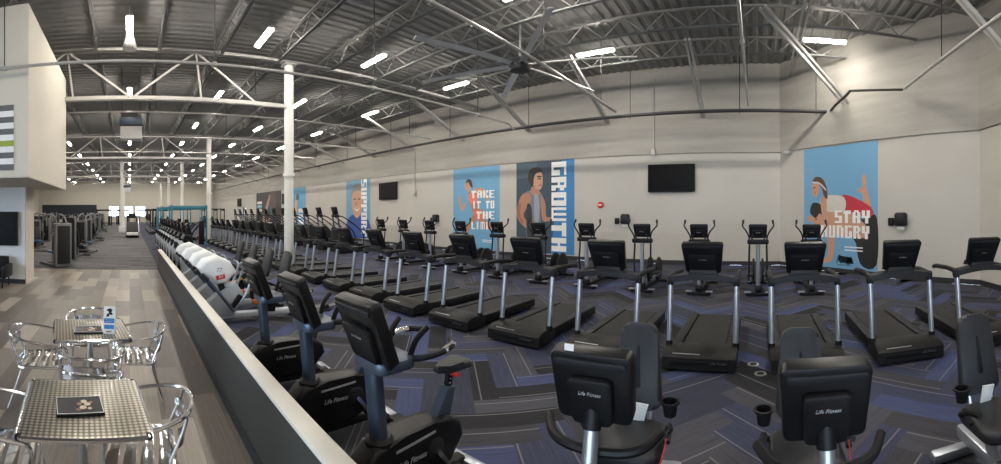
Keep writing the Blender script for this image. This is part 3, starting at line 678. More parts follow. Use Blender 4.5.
# incline machine in the walkway, far off
t = tag(empty('incline_trainer', (-31.5, .2, 0), R(90)), 'dark wedge-shaped incline machine standing in the walkway ahead', 'incline trainer')
mb = MB(); mb.prism([(-1.2, .05), (-1.2, .28), (.4, 1.15), (.75, 1.15), (.75, .05)], -.5, .5, 'yz', bev=.03); mb.build('body', 'blk', t)
mb = MB(); mb.box((0, -1.35, .3), (.9, .45, .22), bev=.04); mb.build('front_step', 'white', t)
for s in (-1, 1):
    mb = MB(); mb.tube([(s*.5, -.9, .45), (s*.5, .6, 1.55), (s*.5, .7, .2)], .04, 8); mb.build('handrail', 'steel', t)
mb = MB(); mb.plate(rrect(.6, .4, .05), .08, (0, .72, 1.65), (R(-15), 0, 0), bev=.02); mb.build('console', 'blk', t)
# strength machines left of the walkway
def weight_machine():
    t = empty('weight_machine')
    mb = MB(); mb.plate(rrect(.66, 1.52, .05, 4), .16, (0, 0, .80), (0, 0, 0), bev=.02); fr = mb.build('stack_frame', 'frame', t)
    mb = MB(); mb.plate(rrect(.50, 1.34, .03, 3), .19, (0, 0, .80), bev=.01); mb.build('shroud_panel', 'char', t)
    for s in (-1, 1):
        mb = MB(); mb.box((s*.26, .55, .06), (.08, 1.1, .09), bev=.02); mb.build('foot_rail', 'frame', t)
    mb = MB(); mb.box((0, 1.12, .06), (.75, .09, .09), bev=.02); mb.build('cross_rail', 'frame', t)
    for s in (-1, 1):
        mb = MB(); mb.tube(cr([(s*.2, .05, 1.52), (s*.2, .30, 1.80), (s*.25, .75, 1.84), (s*.34, .95, 1.55), (s*.34, 1.0, 1.25)], 4), .032, 8); a = mb.build('press_arm', 'frame', t)
        mb = MB(); mb.tube([(s*.34, 1.0, 1.25), (s*.34, 1.02, 1.08)], .026, 8); mb.build('grip', 'blk', a)
    mb = MB(); mb.bar((0, .62, .1), (0, .66, .46), .10, .12); mb.build('seat_pillar', 'frame', t)
    mb = MB(); mb.box((0, .70, .50), (.36, .42, .08), bev=.03); mb.build('seat_pad', 'blue', t)
    mb = MB(); mb.box((0, .47, .86), (.34, .09, .62), rot=(R(8), 0, 0), bev=.03); mb.build('back_pad', 'pad', t)
    return t
def leg_machine():
    t = empty('leg_machine')
    mb = MB(); mb.plate(rrect(.50, 1.70, .05, 4), .22, (0, 0, .87), bev=.03); mb.build('stack_tower', 'char', t)
    for s in (-1, 1):
        mb = MB(); mb.box((s*.27, .0, .88), (.05, .16, 1.74), bev=.015); mb.build('tower_upright', 'frame', t)
        mb = MB(); mb.tube(cr([(s*.30, .45, .62), (s*.32, .75, .74), (s*.32, 1.05, .62)], 4), .022, 8); mb.build('hand_grip', 'blk', t)
    mb = MB(); mb.box((0, .75, .06), (.12, 1.5, .10), bev=.02); mb.build('base_rail', 'frame', t)
    mb = MB(); mb.box((0, 1.45, .05), (.8, .10, .08), bev=.02); mb.build('cross_rail', 'frame', t)
    mb = MB(); mb.bar((0, .85, .1), (0, .85, .48), .10, .14); mb.build('seat_pillar', 'frame', t)
    mb = MB(); mb.box((0, .92, .52), (.42, .50, .09), rot=(R(6), 0, 0), bev=.03); mb.build('seat_pad', 'pad', t)
    mb = MB(); mb.box((0, .60, .90), (.38, .10, .72), rot=(R(14), 0, 0), bev=.035); mb.build('back_pad', 'pad', t)
    mb = MB(); mb.tube([(.26, .9, .5), (.30, 1.25, .48), (.30, 1.38, .22)], .03, 8); mb.build('lever_arm', 'silver', t)
    mb = MB(); mb.tube([(-.25, 1.40, .22), (.32, 1.40, .22)], .055, 10); mb.build('roller_pad', 'pad', t)
    mb = MB(); mb.tube([(0, .0, 1.72), (0, .22, 1.78), (0, .40, 1.35)], .02, 6); mb.build('cable_guide', 'frame', t)
    return t
wp = [(-13.9, -2.35), (-18.6, -2.3), (-23., -2.5), (-28, -2.7), (-34, -2.9), (-41, -3.2)]
row(weight_machine, [(x, y, R((128, 70, 95, 60, 85, 80)[i])) for i, (x, y) in enumerate(wp)],
    ['grey-framed strength machine with arched press arms, %s along the left of the walkway' % ORD[k] for k in range(6)], 'strength machine', 'press machines left of the walkway')
wl = [(-16.4, -2.5), (-20.9, -2.6), (-25.6, -2.7), (-31, -2.9), (-37.5, -3.0), (-44.5, -3.2)]
row(leg_machine, [(x, y, R((75, 100, 65, 90, 70, 80)[i])) for i, (x, y) in enumerate(wl)],
    ['black-towered leg machine with a low seat, %s along the left of the walkway' % ORD[k] for k in range(6)], 'leg machine', 'leg machines left of the walkway')
wq = [(-15.4, -4.3, -95), (-20.2, -4.9, -60), (-25.5, -5.4, -120), (-32, -6.6, -80), (-40, -7.4, -100), (-48, -5, -70)]
row(weight_machine, [(x, y, R(r)) for x, y, r in wq],
    ['press-arm strength machine in the second line left of the walkway, %s one back' % ORD[k] for k in range(6)], 'strength machine', 'press machines in the second line')
wm = [(-17.9, -4.7, -110), (-22.8, -5.3, -75), (-28.5, -6., -95), (-36, -7.2, -60), (-44, -6., -100), (-30, -4.6, 80), (-52, -3.9, 60)]
row(leg_machine, [(x, y, R(r)) for x, y, r in wm],
    ['black-towered leg machine in the second line left of the walkway, %s one back' % ORD[k] for k in range(7)], 'leg machine', 'leg machines in the second line')
def cable_rig(m):
    t = empty('cable_rig')
    for sx in (-1, 1):
        for y in (0, 1.6):
            mb = MB(); mb.box((sx*1.0, y, 1.15), (.09, .09, 2.3), bev=.012); mb.build('post', m, t)
        mb = MB(); mb.box((sx*1.0, .8, 2.3), (.09, 1.7, .09), bev=.012); mb.build('top_beam', m, t)
        mb = MB(); mb.box((sx*1.0, .8, .06), (.10, 1.8, .1), bev=.012); mb.build('foot_beam', m, t)
        mb = MB(); mb.box((sx*.72, .15, .75), (.30, .2, 1.35), bev=.02); mb.build('weight_stack', 'blk', t)
        mb = MB(); mb.bar((sx*.85, 1.6, .5), (sx*.85, 1.6, 2.2), .05); mb.build('pulley_slide', 'steel', t)
    for y in (0, 1.6):
        mb = MB(); mb.box((0, y, 2.2), (2.0, .1, .22), bev=.02); mb.build('header', m, t)
    mb = MB(); mb.tube([(-.5, .8, 1.95), (.5, .8, 1.95)], .018, 8); mb.build('pull_up_bar', 'steel', t); return t
row(lambda: cable_rig('teal'), [(-28.0, 3.3, R(90)), (-32., 3.3, R(90)), (-22.6, 3.4, R(90))],
    ['teal-framed cable rig farther down beyond the cross trainers', 'farthest teal-framed cable rig in the middle of the hall', 'teal-framed cable rig closest to the white columns'], 'cable rig', 'teal cable rigs')
row(lambda: cable_rig('blk'), [(-44, 3.6, R(90)), (-49, 3.2, R(90)), (-57, 2.0, R(90)), (-60, -1., R(90)), (-60, 5, R(90)), (-56, -3.6, R(90)), (-47, 9.5, 0), (-51, 9.5, 0)],
    ['black-framed power rig %s' % w for w in ('closest to the teal rigs', 'behind the nearest black one', 'before the right-hand far window', 'before the middle far window', 'in the far corner behind the columns', 'before the left-hand far window', 'by the poster wall beyond the stair climbers', 'by the poster wall near the bright window')], 'power rig', 'black rigs far down the hall')
# ---------------------------------------------------------------- cafe corner
def table_top_mat():
    m, nt, b = _nodes('engine_turned_steel'); N, L = nt.nodes, nt.links
    tc = N.new('ShaderNodeTexCoord'); mp = N.new('ShaderNodeMapping'); mp.inputs['Scale'].default_value = (32, 32, 32); L.new(tc.outputs['Object'], mp.inputs[0])
    fr = N.new('ShaderNodeVectorMath'); fr.operation = 'FRACTION'; L.new(mp.outputs[0], fr.inputs[0])
    sb = N.new('ShaderNodeVectorMath'); sb.operation = 'SUBTRACT'; sb.inputs[1].default_value = (.5, .5, 0); L.new(fr.outputs[0], sb.inputs[0])
    ml = N.new('ShaderNodeVectorMath'); ml.operation = 'MULTIPLY'; ml.inputs[1].default_value = (1, 1, 0); L.new(sb.outputs[0], ml.inputs[0])
    ln = N.new('ShaderNodeVectorMath'); ln.operation = 'LENGTH'; L.new(ml.outputs[0], ln.inputs[0])
    r = N.new('ShaderNodeValToRGB'); e = r.color_ramp.elements; e[0].position = .18; e[0].color = (.62, .58, .50, 1); e[1].position = .5; e[1].color = (.20, .185, .16, 1)
    L.new(ln.outputs['Value'], r.inputs[0]); L.new(r.outputs[0], b.inputs['Base Color']); b.inputs['Metallic'].default_value = .9; b.inputs['Roughness'].default_value = .3
    bp = N.new('ShaderNodeBump'); bp.inputs['Strength'].default_value = .5; bp.inputs['Distance'].default_value = .004; bp.invert = True
    L.new(ln.outputs['Value'], bp.inputs['Height']); L.new(bp.outputs[0], b.inputs['Normal']); return m
M['turned'] = table_top_mat()
def table():
    t = empty('cafe_table')
    mb = MB(); mb.prism(rrect(.74, .74, .04, 4), .715, .74, 'xy', bev=.005); tp = mb.build('tabletop', 'turned', t)
    mb = MB(); q = rrect(.746, .746, .043, 4); mb.tube([(x, y, .7275) for x, y in q], .014, 6, closed=True); mb.build('metal_edge', 'alu', tp)
    for sx in (-1, 1):
        for sy in (-1, 1):
            mb = MB(); mb.box((sx*.355, sy*.355, .725), (.045, .045, .034), bev=.014); mb.build('corner_cap', 'blk', tp)
    mb = MB(); mb.tube([(0, 0, .06), (0, 0, .715)], .03, 14); mb.build('pedestal', 'steel', t)
    for k in range(4):
        a = R(45+90*k); mb = MB(); mb.tube([(0, 0, .07), (.2*cos(a), .2*sin(a), .06), (.33*cos(a), .33*sin(a), .02)], .02, 8); mb.build('foot', 'alu', t)
    return t
row(table, [(-2.49, -.29, R(7)), (-4.13, -.41, R(10))], ['square patterned steel cafe table nearest the camera', 'square patterned steel cafe table behind the nearest one, with the upright card'], 'table', 'steel cafe tables')
def chair():
    """aluminium armchair, sitter faces -Y (towards the table), back at +Y"""
    t = empty('cafe_chair')
    fr = [(-.24, -.21, .44), (.24, -.21, .44), (.25, .0, .43), (.20, .20, .42), (-.20, .20, .42), (-.25, .0, .43)]
    mb = MB(); mb.tube(cr(fr, 4, closed=True), .0125, 8, closed=True); mb.build('seat_frame', 'alu', t)
    for k in range(4):
        y = -.165+.107*k; w = .47 if y < .08 else .42
        mb = MB(); mb.box((0, y, .447-.012*(k/3)), (w, .078, .006), bev=.002); mb.build('seat_slat', 'alu', t)
    for s in (-1, 1):
        mb = MB(); mb.tube(cr([(s*.26, -.27, .012), (s*.245, -.22, .30), (s*.245, -.21, .44), (s*.265, -.20, .58)], 4), .0125, 8); mb.build('leg', 'alu', t)
        mb = MB(); mb.tube(cr([(s*.24, .30, .012), (s*.22, .20, .30), (s*.20, .18, .42), (s*.20, .26, .62), (s*.20, .285, .71)], 4), .0125, 8); mb.build('leg', 'alu', t)
    arc = [(-.265, -.20, .58), (-.285, -.17, .645), (-.30, -.02, .675), (-.285, .14, .70), (-.19, .285, .725), (0, .33, .735), (.19, .285, .725), (.285, .14, .70), (.30, -.02, .675), (.285, -.17, .645), (.265, -.20, .58)]
    mb = MB(); mb.tube(cr(arc, 5), .0135, 9); mb.build('arm_and_back_rail', 'alu', t)
    for z in (.55, .63):
        mb = MB(); p = [(.20*sin(R(a)), .20+.075*cos(R(a*.9))+(z-.5)*.15, z) for a in range(-90, 91, 20)]
        for i in range(len(p)-1): mb.bar(p[i], p[i+1], .006, .045, up=(0, 0, 1)) if 0 else None
        q = [(x, y+.003, zz-.022) for x, y, zz in p]+[]
        vs = [[mb.bm.verts.new((x, y+o, zz+h)) for x, y, zz in p] for o, h in ((0, -.022), (0, .022), (.005, .022), (.005, -.022))]
        for r_ in range(4):
            for i in range(len(p)-1): mb.bm.faces.new((vs[r_][i], vs[r_][i+1], vs[(r_+1) % 4][i+1], vs[(r_+1) % 4][i]))
        for i in (0, -1): mb.bm.faces.new([vs[r_][i] for r_ in range(4)])
        mb.build('back_slat', 'alu', t)
    return t
row(chair, [(-2.60, .07, R(-4)), (-2.42, -.78, R(188)), (-4.23, .04, R(2)), (-4.05, -.92, R(188)), (-3.60, -.36, R(-96)), (-4.72, -.45, R(98))],
    ['aluminium slatted armchair on the half-wall side of the nearest table', 'aluminium slatted armchair at the left edge, left of the nearest table', 'aluminium slatted armchair on the half-wall side of the farther table',
     'aluminium slatted armchair left of the farther table', 'aluminium slatted armchair between the two tables, its back to the camera', 'aluminium slatted armchair at the far side of the farther table'], 'chair', 'aluminium cafe chairs')
M['print'] = mat('dark_menu_print', (.03, .032, .036), .25, var=.5, scale=18)
M['cream'] = mat('food_picture_cream', (.62, .50, .38), .4, var=.25, scale=60); M['cardblue'] = mat('card_blue', (.03, .22, .55), .5)
M['foodbrown'] = mat('food_picture_brown', (.25, .13, .07), .4, var=.3, scale=50)
def menu(x, y, rz, label):
    t = tag(empty('menu_board', (x, y, .741), rz), label, 'menu', 'framed menus lying on the tables')
    mb = MB(); mb.box((0, 0, .009), (.29, .225, .018), bev=.003); mb.build('frame', 'blk', t)
    mb = MB(); mb.box((0, 0, .0185), (.275, .21, .002)); pg = mb.build('page', 'print', t)
    mb = MB()
    for a, b in (((-.1385, -.106), (.1385, -.106)), ((.1385, -.106), (.1385, .106)), ((.1385, .106), (-.1385, .106)), ((-.1385, .106), (-.1385, -.106))): mb.bar((*a, .0195), (*b, .0195), .004, .002)
    mb.build('page_border', 'paper', t)
    for px, py, r, c in ((.03, .04, .02, 'cream'), (.05, .005, .021, 'cream'), (.02, -.035, .022, 'cream'), (.06, -.05, .014, 'cream'), (.0, .01, .016, 'foodbrown'), (-.01, -.06, .016, 'foodbrown'), (.075, .03, .012, 'foodbrown')):
        mb = MB(); mb.lathe([(r, .0195), (r, .0202)], 14, (px, py, 0)); mb.build('food_picture', c, pg)
menu(-2.45, -.31, R(102), 'black framed menu lying flat on the nearest table')
menu(-4.05, -.42, R(97), 'framed menu lying flat on the farther table beside the upright card')
t = tag(empty('table_card', (-4.02, -.20, .741), R(84)), 'upright white and blue tent card on the farther table', 'table card')
for s in (-1, 1):
    mb = MB(); mb.box((0, s*.035, .13), (.115, .003, .262), rot=(s*R(13.5), 0, 0)); k = mb.build('card_face', 'paper', t)
mx = Matrix.Translation((0, -.035, .13)) @ Euler((-R(13.5), 0, 0)).to_matrix().to_4x4()
def on_card(name, x, z, w, h, m):
    mb = MB(); mb.prism([(-w/2+x, -h/2+z), (w/2+x, -h/2+z), (w/2+x, h/2+z), (-w/2+x, h/2+z)], -.0032, -.0016, 'xz', mx=mx); return mb.build(name, m, t)
on_card('blue_band', 0, -.005, .10, .045, 'cardblue'); on_card('blue_band', 0, -.065, .10, .04, 'cardblue'); on_card('print_line', 0, -.11, .05, .008, 'print')
for z in (.003, -.012): on_card('print_line', 0, z, .075, .006, 'paper')
mb = MB(); mb.prism([(-.03, .03), (-.005, .035), (.0, .055), (.02, .05), (.035, .06), (.02, .075), (.03, .10), (.01, .115), (-.02, .11), (-.028, .09), (-.01, .085), (-.005, .07), (-.025, .06)], -.0036, -.0016, 'xz', mx=mx); mb.build('figure_print', 'print', t)
# screen and seat in the alcove
def tv(name, c, w, h, rz, label, group='wall televisions'):
    t = tag(empty(name, c, rz), label, 'television', group)
    mb = MB(); mb.box((0, -.09, 0), (w, .06, h), bev=.012); mb.build('casing', 'blk', t)
    mb = MB(); mb.box((0, -.1215, .005), (w-.05, .004, h-.06)); mb.build('screen', 'screen', t)
    mb = MB(); mb.box((0, -.033, 0), (w*.3, .06, h*.4)); mb.build('wall_bracket', 'blk', t)
for x, l in ((-3.22, 'large wall television right of the tall dark-haired-athlete poster'), (-19.4, 'wall television between the smiling face poster and the runner poster'), (-35.6, 'distant wall television beside the big dark poster'), (-52, 'farthest wall television on the poster wall')):
    tv('television', (x, WALL_Y-.004, EYE+1.27), 1.80, 1.04, 0, l)
tv('television', (-10.47, -3.78, 1.50), 1.6, .92, R(90), 'black television on the white alcove wall at the left edge')
t = tag(empty('lounge_chair', (-9.95, -3.55, 0), R(90)), 'black armchair under the television at the left edge', 'armchair')
mb = MB(); mb.box((0, -.02, .36), (.70, .62, .20), bev=.05); mb.build('seat_cushion', 'blk', t)
mb = MB(); mb.box((0, .30, .52), (.72, .14, .50), bev=.05); mb.build('backrest', 'blk', t)
for s in (-1, 1):
    mb = MB(); mb.box((s*.40, 0, .42), (.12, .68, .34), bev=.04); mb.build('armrest', 'blk', t)
    for y in (-.27, .27): mb = MB(); mb.tube([(s*.36, y, 0), (s*.36, y, .27)], .02, 8); mb.build('leg', 'blk', t)
# ---------------------------------------------------------------- posters and wall fittings
# each letter is cut from blocks: 5 columns by 7 rows
GL = {'A': '01110 11011 11011 11111 11011 11011 11011', 'E': '11111 11000 11000 11110 11000 11000 11111', 'F': '11111 11000 11000 11110 11000 11000 11000', 'G': '11111 11000 11000 11011 11011 11011 11111',
 'H': '11011 11011 11011 11111 11011 11011 11011', 'I': '01100 01100 01100 01100 01100 01100 01100', 'K': '11011 11011 11010 11100 11010 11011 11011', 'L': '11000 11000 11000 11000 11000 11000 11111',
 'M': '11111 10101 10101 10101 10101 10101 10101', 'N': '11110 11011 11011 11011 11011 11011 11011', 'O': '11111 11011 11011 11011 11011 11011 11111', 'P': '11111 11011 11011 11111 11000 11000 11000',
 'R': '11110 11011 11011 11110 11010 11011 11011', 'S': '11111 11000 11000 11111 00011 00011 11111', 'T': '11111 11111 01100 01100 01100 01100 01100', 'U': '11011 11011 11011 11011 11011 11011 11111',
 'W': '10101 10101 10101 10101 10101 10101 11111', 'Y': '11011 11011 11011 11111 00110 00110 00110', ' ': '00000 00000 00000 00000 00000 00000 00000'}
def letters(name, txt, x, z, w, h, parent, m='paper', turn=False, y=-.022, gap=1.0):
    """block lettering whose top left corner is x, z; w wide, h tall; turn = reads downwards"""
    mb = MB(); n = len(txt); cols = n*5+(n-1)*gap
    for i, c in enumerate(txt):
        for r, line in enumerate(GL[c].split()):
            k = 0
            while k < 5:
                if line[k] == '1':
                    e = k
                    while e < 5 and line[e] == '1': e += 1
                    u0, u1 = (i*(5+gap)+k)/cols, (i*(5+gap)+e)/cols; v0, v1 = r/7, (r+1)/7
                    if turn: X0, X1, Z0, Z1 = x+w*(1-v1), x+w*(1-v0), z-h*u1, z-h*u0
                    else: X0, X1, Z0, Z1 = x+w*u0, x+w*u1, z-h*v1, z-h*v0
                    mb.prism([(X0, Z0), (X1, Z0), (X1, Z1), (X0, Z1)], y, y+.004, 'xz'); k = e
                else: k += 1
    return mb.build(name, m, parent, ang=10)
def shape(name, pts, col, parent, y, sm=True):
    """a printed flat shape on the poster; pts in metres from the poster's lower left corner"""
    p = cr([(a, b, 0) for a, b in pts], 4, closed=True) if sm else [Vector((a, b, 0)) for a, b in pts]
    mb = MB(); mb.prism([(q.x, q.y) for q in p], y, y+.003, 'xz')
    key = 'print_%02x%02x%02x' % tuple(int(c*255) for c in col)
    if key not in M: M[key] = mat(key, col, .55, var=.12, scale=9)
    return mb.build(name, key, parent)
def poster(loc, rz, w, z0, z1, label, col, name='wall_poster'):
    t = tag(empty(name, loc, rz), label, 'poster', 'tall posters on the walls')
    key = 'poster_%d' % len(M); M[key] = mat(key, col, .5, var=.06, scale=1.2)
    mb = MB(); mb.box((w/2, -.006, (z0+z1)/2), (w, .012, z1-z0)); mb.build('sheet', key, t); return t
Y0 = WALL_Y-.003
SKY = (.15, .36, .56); SKIN = (.42, .20, .13); SKIN2 = (.55, .30, .20)
def posters():
    # runner
    p = poster((-14.0, Y0, 0), 0, 2.92, .18, 4.10, 'blue poster of a leaping runner lettered TAKE IT TO THE LIMIT', SKY)
    s = lambda n, pts, c, y, sm=True: shape(n, [(a, b) for a, b in pts], c, p, y, sm)
    s('runner_leg', [(1.75, 1.95), (1.35, 1.85), (1.05, 1.45), (.75, 1.05), (.55, .75), (.85, .80), (1.15, 1.20), (1.55, 1.55), (1.9, 1.7)], SKIN, -.017)
    s('runner_leg', [(1.65, 2.0), (1.75, 1.45), (2.05, 1.15), (2.9, 1.15), (2.88, 1.42), (2.35, 1.45), (2.1, 1.6), (2.0, 2.0)], SKIN, -.016)
    s('runner_arm', [(1.25, 2.95), (1.6, 3.1), (2.0, 3.05), (2.35, 2.55), (2.25, 2.45), (1.9, 2.8), (1.4, 2.75)], SKIN2, -.016)
    s('runner_arm', [(1.05, 2.8), (.8, 2.2), (.55, 2.0), (.35, 2.6), (.42, 2.85), (.5, 2.6), (.66, 2.25), (.9, 2.5)], SKIN2, -.018)
    s('runner_body', [(1.0, 2.85), (1.3, 3.0), (1.55, 2.85), (1.6, 2.3), (1.85, 1.95), (1.6, 1.75), (1.3, 1.95), (1.15, 2.3)], SKIN, -.0165)
    s('runner_top', [(1.0, 2.7), (1.1, 2.85), (1.5, 2.8), (1.55, 2.4), (1.2, 2.35)], (.75, .20, .13), -.0185)
    s('runner_shorts', [(1.35, 2.0), (1.75, 2.05), (1.95, 1.75), (1.7, 1.55), (1.4, 1.75)], (.70, .17, .10), -.0185)
    s('runner_head', [(.85, 3.05), (.78, 3.3), (.95, 3.5), (1.15, 3.4), (1.2, 3.15), (1.05, 2.95)], SKIN2, -.0185)
    s('runner_hair', [(.85, 3.35), (.95, 3.55), (1.2, 3.5), (1.3, 3.15), (1.15, 3.2), (1.02, 3.4)], (.05, .03, .025), -.0195)
    for i, (tx_, x) in enumerate((('TAKE', 1.22), ('IT TO', 1.30), ('THE', 1.55), ('LIMIT', 1.22))):
        letters('lettering', tx_, x, 2.98-.50*i, 2.55-x+.08, .36, p)
    letters('small_lettering', 'LLLLLLLL', 1.95, .62, .6, .04, p) if 0 else None
    for z in (.60, .52): shape('small_print_line', [(1.9, z), (2.5, z), (2.5, z+.035), (1.9, z+.035)], (.8, .8, .8), p, -.018, False)
    # tank-top athlete
    p = poster((-10.13, Y0, 0), 0, 2.86, .18, 4.12, 'poster of an athlete in a grey tank top lettered GROWTH downwards', (.035, .06, .09))
    s = lambda n, pts, c, y, sm=True: shape(n, [(a, b) for a, b in pts], c, p, y, sm)
    s('blue_side_band', [(1.75, .18), (2.86, .18), (2.86, 4.14), (2.30, 4.14), (2.1, 3.0)], (.04, .20, .46), -.014, False)
    s('background_panel', [(.0, 3.4), (1.0, 3.5), (1.1, 4.05), (0, 4.1)], (.06, .10, .13), -.014, False)
    s('athlete_arm', [(.35, 2.75), (.1, 2.35), (.02, 1.8), (.35, 1.35), (.85, 1.1), (.95, 1.25), (.5, 1.6), (.4, 1.9), (.75, 2.4), (.7, 2.75)], SKIN, -.018)
    s('athlete_arm', [(1.30, 2.65), (1.5, 2.3), (1.55, 1.75), (1.85, 1.75), (1.85, 1.62), (1.4, 1.55), (1.3, 1.9)], SKIN, -.018)
    s('athlete_torso', [(.45, 2.75), (.85, 2.9), (1.2, 2.85), (1.38, 2.5), (1.25, 1.9), (1.3, .9), (.6, .7), (.55, 1.5), (.75, 2.1)], (.17, .19, .23), -.0175)
    s('tank_panel', [(.95, 2.7), (1.15, 2.6), (1.2, 2.0), (1.1, 1.3), (.95, 1.7)], (.30, .32, .37), -.019)
    s('tank_side', [(.55, 2.2), (.78, 2.2), (.85, 1.5), (.9, .8), (.58, .75)], (.03, .03, .035), -.019)
    s('athlete_neck', [(.85, 3.05), (1.15, 2.95), (1.2, 2.7), (1.0, 2.6), (.75, 2.8)], SKIN, -.0185)
    s('athlete_face', [(.82, 3.3), (.8, 3.65), (1.1, 3.75), (1.32, 3.6), (1.36, 3.2), (1.25, 2.92), (1.0, 2.98)], SKIN2, -.0195)
    s('athlete_hair', [(.75, 3.1), (.62, 3.5), (.78, 3.82), (1.15, 3.88), (1.35, 3.68), (1.05, 3.62), (.92, 3.4), (.9, 3.15)], (.02, .016, .014), -.0205)
    s('athlete_brow', [(1.1, 3.5), (1.3, 3.5), (1.3, 3.45), (1.1, 3.44)], (.04, .02, .015), -.0215)
    s('athlete_eye', [(1.14, 3.40), (1.27, 3.41), (1.27, 3.36), (1.14, 3.35)], (.05, .03, .02), -.0215); s('athlete_mouth', [(1.16, 3.12), (1.30, 3.13), (1.28, 3.08), (1.17, 3.08)], (.28, .10, .08), -.0215)
    s('arm_shade', [(.1, 2.3), (.05, 1.85), (.3, 1.45), (.38, 1.5), (.2, 1.85), (.25, 2.3)], (.30, .13, .08), -.0195)
    letters('lettering', 'GROWTH', 1.80, 4.05, .70, 3.75, p, turn=True, gap=.6)
    # smiling face
    p = poster((-24.4, Y0, 0), 0, 2.98, .18, 4.12, 'blue poster of a smiling face lettered SUPPORT downwards', (.16, .34, .50))
    s = lambda n, pts, c, y, sm=True: shape(n, [(a, b) for a, b in pts], c, p, y, sm)
    s('shoulders', [(.1, .3), (.15, 1.3), (.8, 1.75), (1.9, 1.7), (2.85, 1.35), (2.9, .3)], (.03, .08, .30), -.016)
    s('face', [(.75, 2.6), (.8, 3.3), (1.2, 3.6), (1.8, 3.5), (2.1, 3.0), (2.0, 2.2), (1.6, 1.6), (1.2, 1.6), (.9, 1.95)], SKIN2, -.018)
    s('hair', [(.7, 2.8), (.7, 3.4), (1.1, 3.85), (1.9, 3.75), (2.2, 3.2), (2.05, 2.8), (1.9, 3.3), (1.3, 3.4), (.85, 3.2)], (.25, .24, .24), -.019)
    for x in (1.0, 1.55): s('eye', [(x, 2.85), (x+.22, 2.88), (x+.24, 2.80), (x, 2.78)], (.06, .03, .02), -.020)
    s('smile', [(1.05, 2.2), (1.4, 2.12), (1.75, 2.22), (1.4, 2.0)], (.8, .76, .7), -.020)
    s('nose_shadow', [(1.3, 2.7), (1.42, 2.45), (1.3, 2.4), (1.22, 2.45)], (.36, .17, .10), -.020)
    letters('lettering', 'SUPPORT', 1.95, 4.12, .66, 3.8, p, turn=True, gap=.6)
    # half hidden blue one
    p = poster((-34.2, Y0, 0), 0, 2.95, .18, 4.12, 'blue poster partly hidden behind the nearest white column', (.10, .34, .56))
    shape('figure_arm', [(.6, 1.8), (.9, 3.0), (1.3, 3.1), (1.2, 2.2), (1.1, 1.2), (.7, 1.0)], (.60, .34, .14), p, -.016)
    shape('figure_head', [(1.0, 3.1), (1.05, 3.5), (1.4, 3.6), (1.6, 3.3), (1.4, 3.0)], (.08, .05, .04), p, -.017)
    for i in range(3): shape('white_print_block', [(1.5, 1.9-.5*i), (2.6, 1.9-.5*i), (2.6, 2.25-.5*i), (1.5, 2.25-.5*i)], (.75, .77, .8), p, -.016, False)
    # wide dark one
    p = poster((-44.8, Y0, 0), 0, 7.9, .6, 4.12, 'wide dark poster with a bent bright limb outline, far along the wall', (.035, .028, .025))
    shape('limb_outline', [(2.2, .9), (3.2, 2.4), (4.4, 3.7), (4.8, 3.6), (3.9, 2.3), (2.9, 1.2), (4.6, 1.3), (4.7, 1.05)], (.42, .24, .18), p, -.016)
    shape('blue_detail', [(4.6, 2.9), (5.2, 2.2), (5.6, 1.6), (5.2, 1.7), (4.7, 2.4)], (.05, .25, .32), p, -.016)
    shape('figure_torso', [(4.3, 3.9), (6.0, 4.1), (6.6, 3.0), (5.8, 2.2), (4.9, 3.0)], (.10, .065, .05), p, -.015)
    for i, c in enumerate(((.6, .6, .62), (.25, .45, .6), (.65, .65, .66))): shape('print_block', [(.35, 2.85-.42*i), (2.0, 2.85-.42*i), (2.0, 3.15-.42*i), (.35, 3.15-.42*i)], c, p, -.016, False)
    # diagonal wall poster
    d = Vector((C1[0]-C0[0], C1[1]-C0[1])).normalized(); n = Vector((-d.y, d.x)) if 0 else Vector((d.y, -d.x))*-1
    a = atan2(d.y, d.x); st = Vector(C0)+d*1.22+Vector((d.y, -d.x))*.004
    p = poster((st.x, st.y, 0), a, 2.98, .10, 4.10, 'blue poster of a woman balancing over a crouching man lettered STAY HUNGRY', (.16, .36, .56))
    s = lambda n, pts, c, y, sm=True: shape(n, [(a_, b_) for a_, b_ in pts], c, p, y, sm)
    s('black_shape', [(2.35, .35), (2.95, .35), (2.97, 1.75), (2.6, 1.8), (2.2, 1.4)], (.012, .012, .014), -.0145)
    s('man_back', [(.75, 1.75), (1.3, 2.0), (2.0, 1.9), (2.6, 1.5), (2.5, 1.15), (1.9, 1.2), (1.5, 1.2), (1.1, 1.3)], SKIN2, -.016)
    s('man_shorts', [(1.75, 1.95), (2.4, 1.75), (2.7, 1.4), (2.4, .9), (2.1, 1.1)], (.02, .02, .025), -.0155)
    s('man_arm', [(.95, 1.7), (1.3, 1.65), (1.35, .9), (1.22, .35), (.75, .28), (.7, .40), (1.05, .5), (1.05, 1.0)], SKIN2, -.0165)
    s('man_forearm', [(.2, 1.82), (.8, 1.8), (.85, 1.62), (.25, 1.62)], SKIN2, -.017)
    s('man_face', [(.42, 1.8), (.5, 1.5), (.75, 1.45), (.85, 1.75), (.7, 2.0)], SKIN2, -.018)
    s('man_hair', [(.28, 1.95), (.4, 2.25), (.75, 2.2), (.85, 1.85), (.7, 1.9), (.55, 1.75), (.42, 1.8)], (.02, .018, .018), -.019)
    s('woman_arm', [(.75, 2.4), (1.0, 2.35), (1.0, 1.7), (.85, 1.1), (.72, 1.2), (.82, 1.7)], SKIN2, -.0195)
    s('woman_shirt', [(.75, 2.2), (.85, 2.45), (1.3, 2.5), (1.75, 2.4), (1.75, 2.0), (1.3, 1.95), (.95, 2.0)], (.62, .58, .52), -.0192)
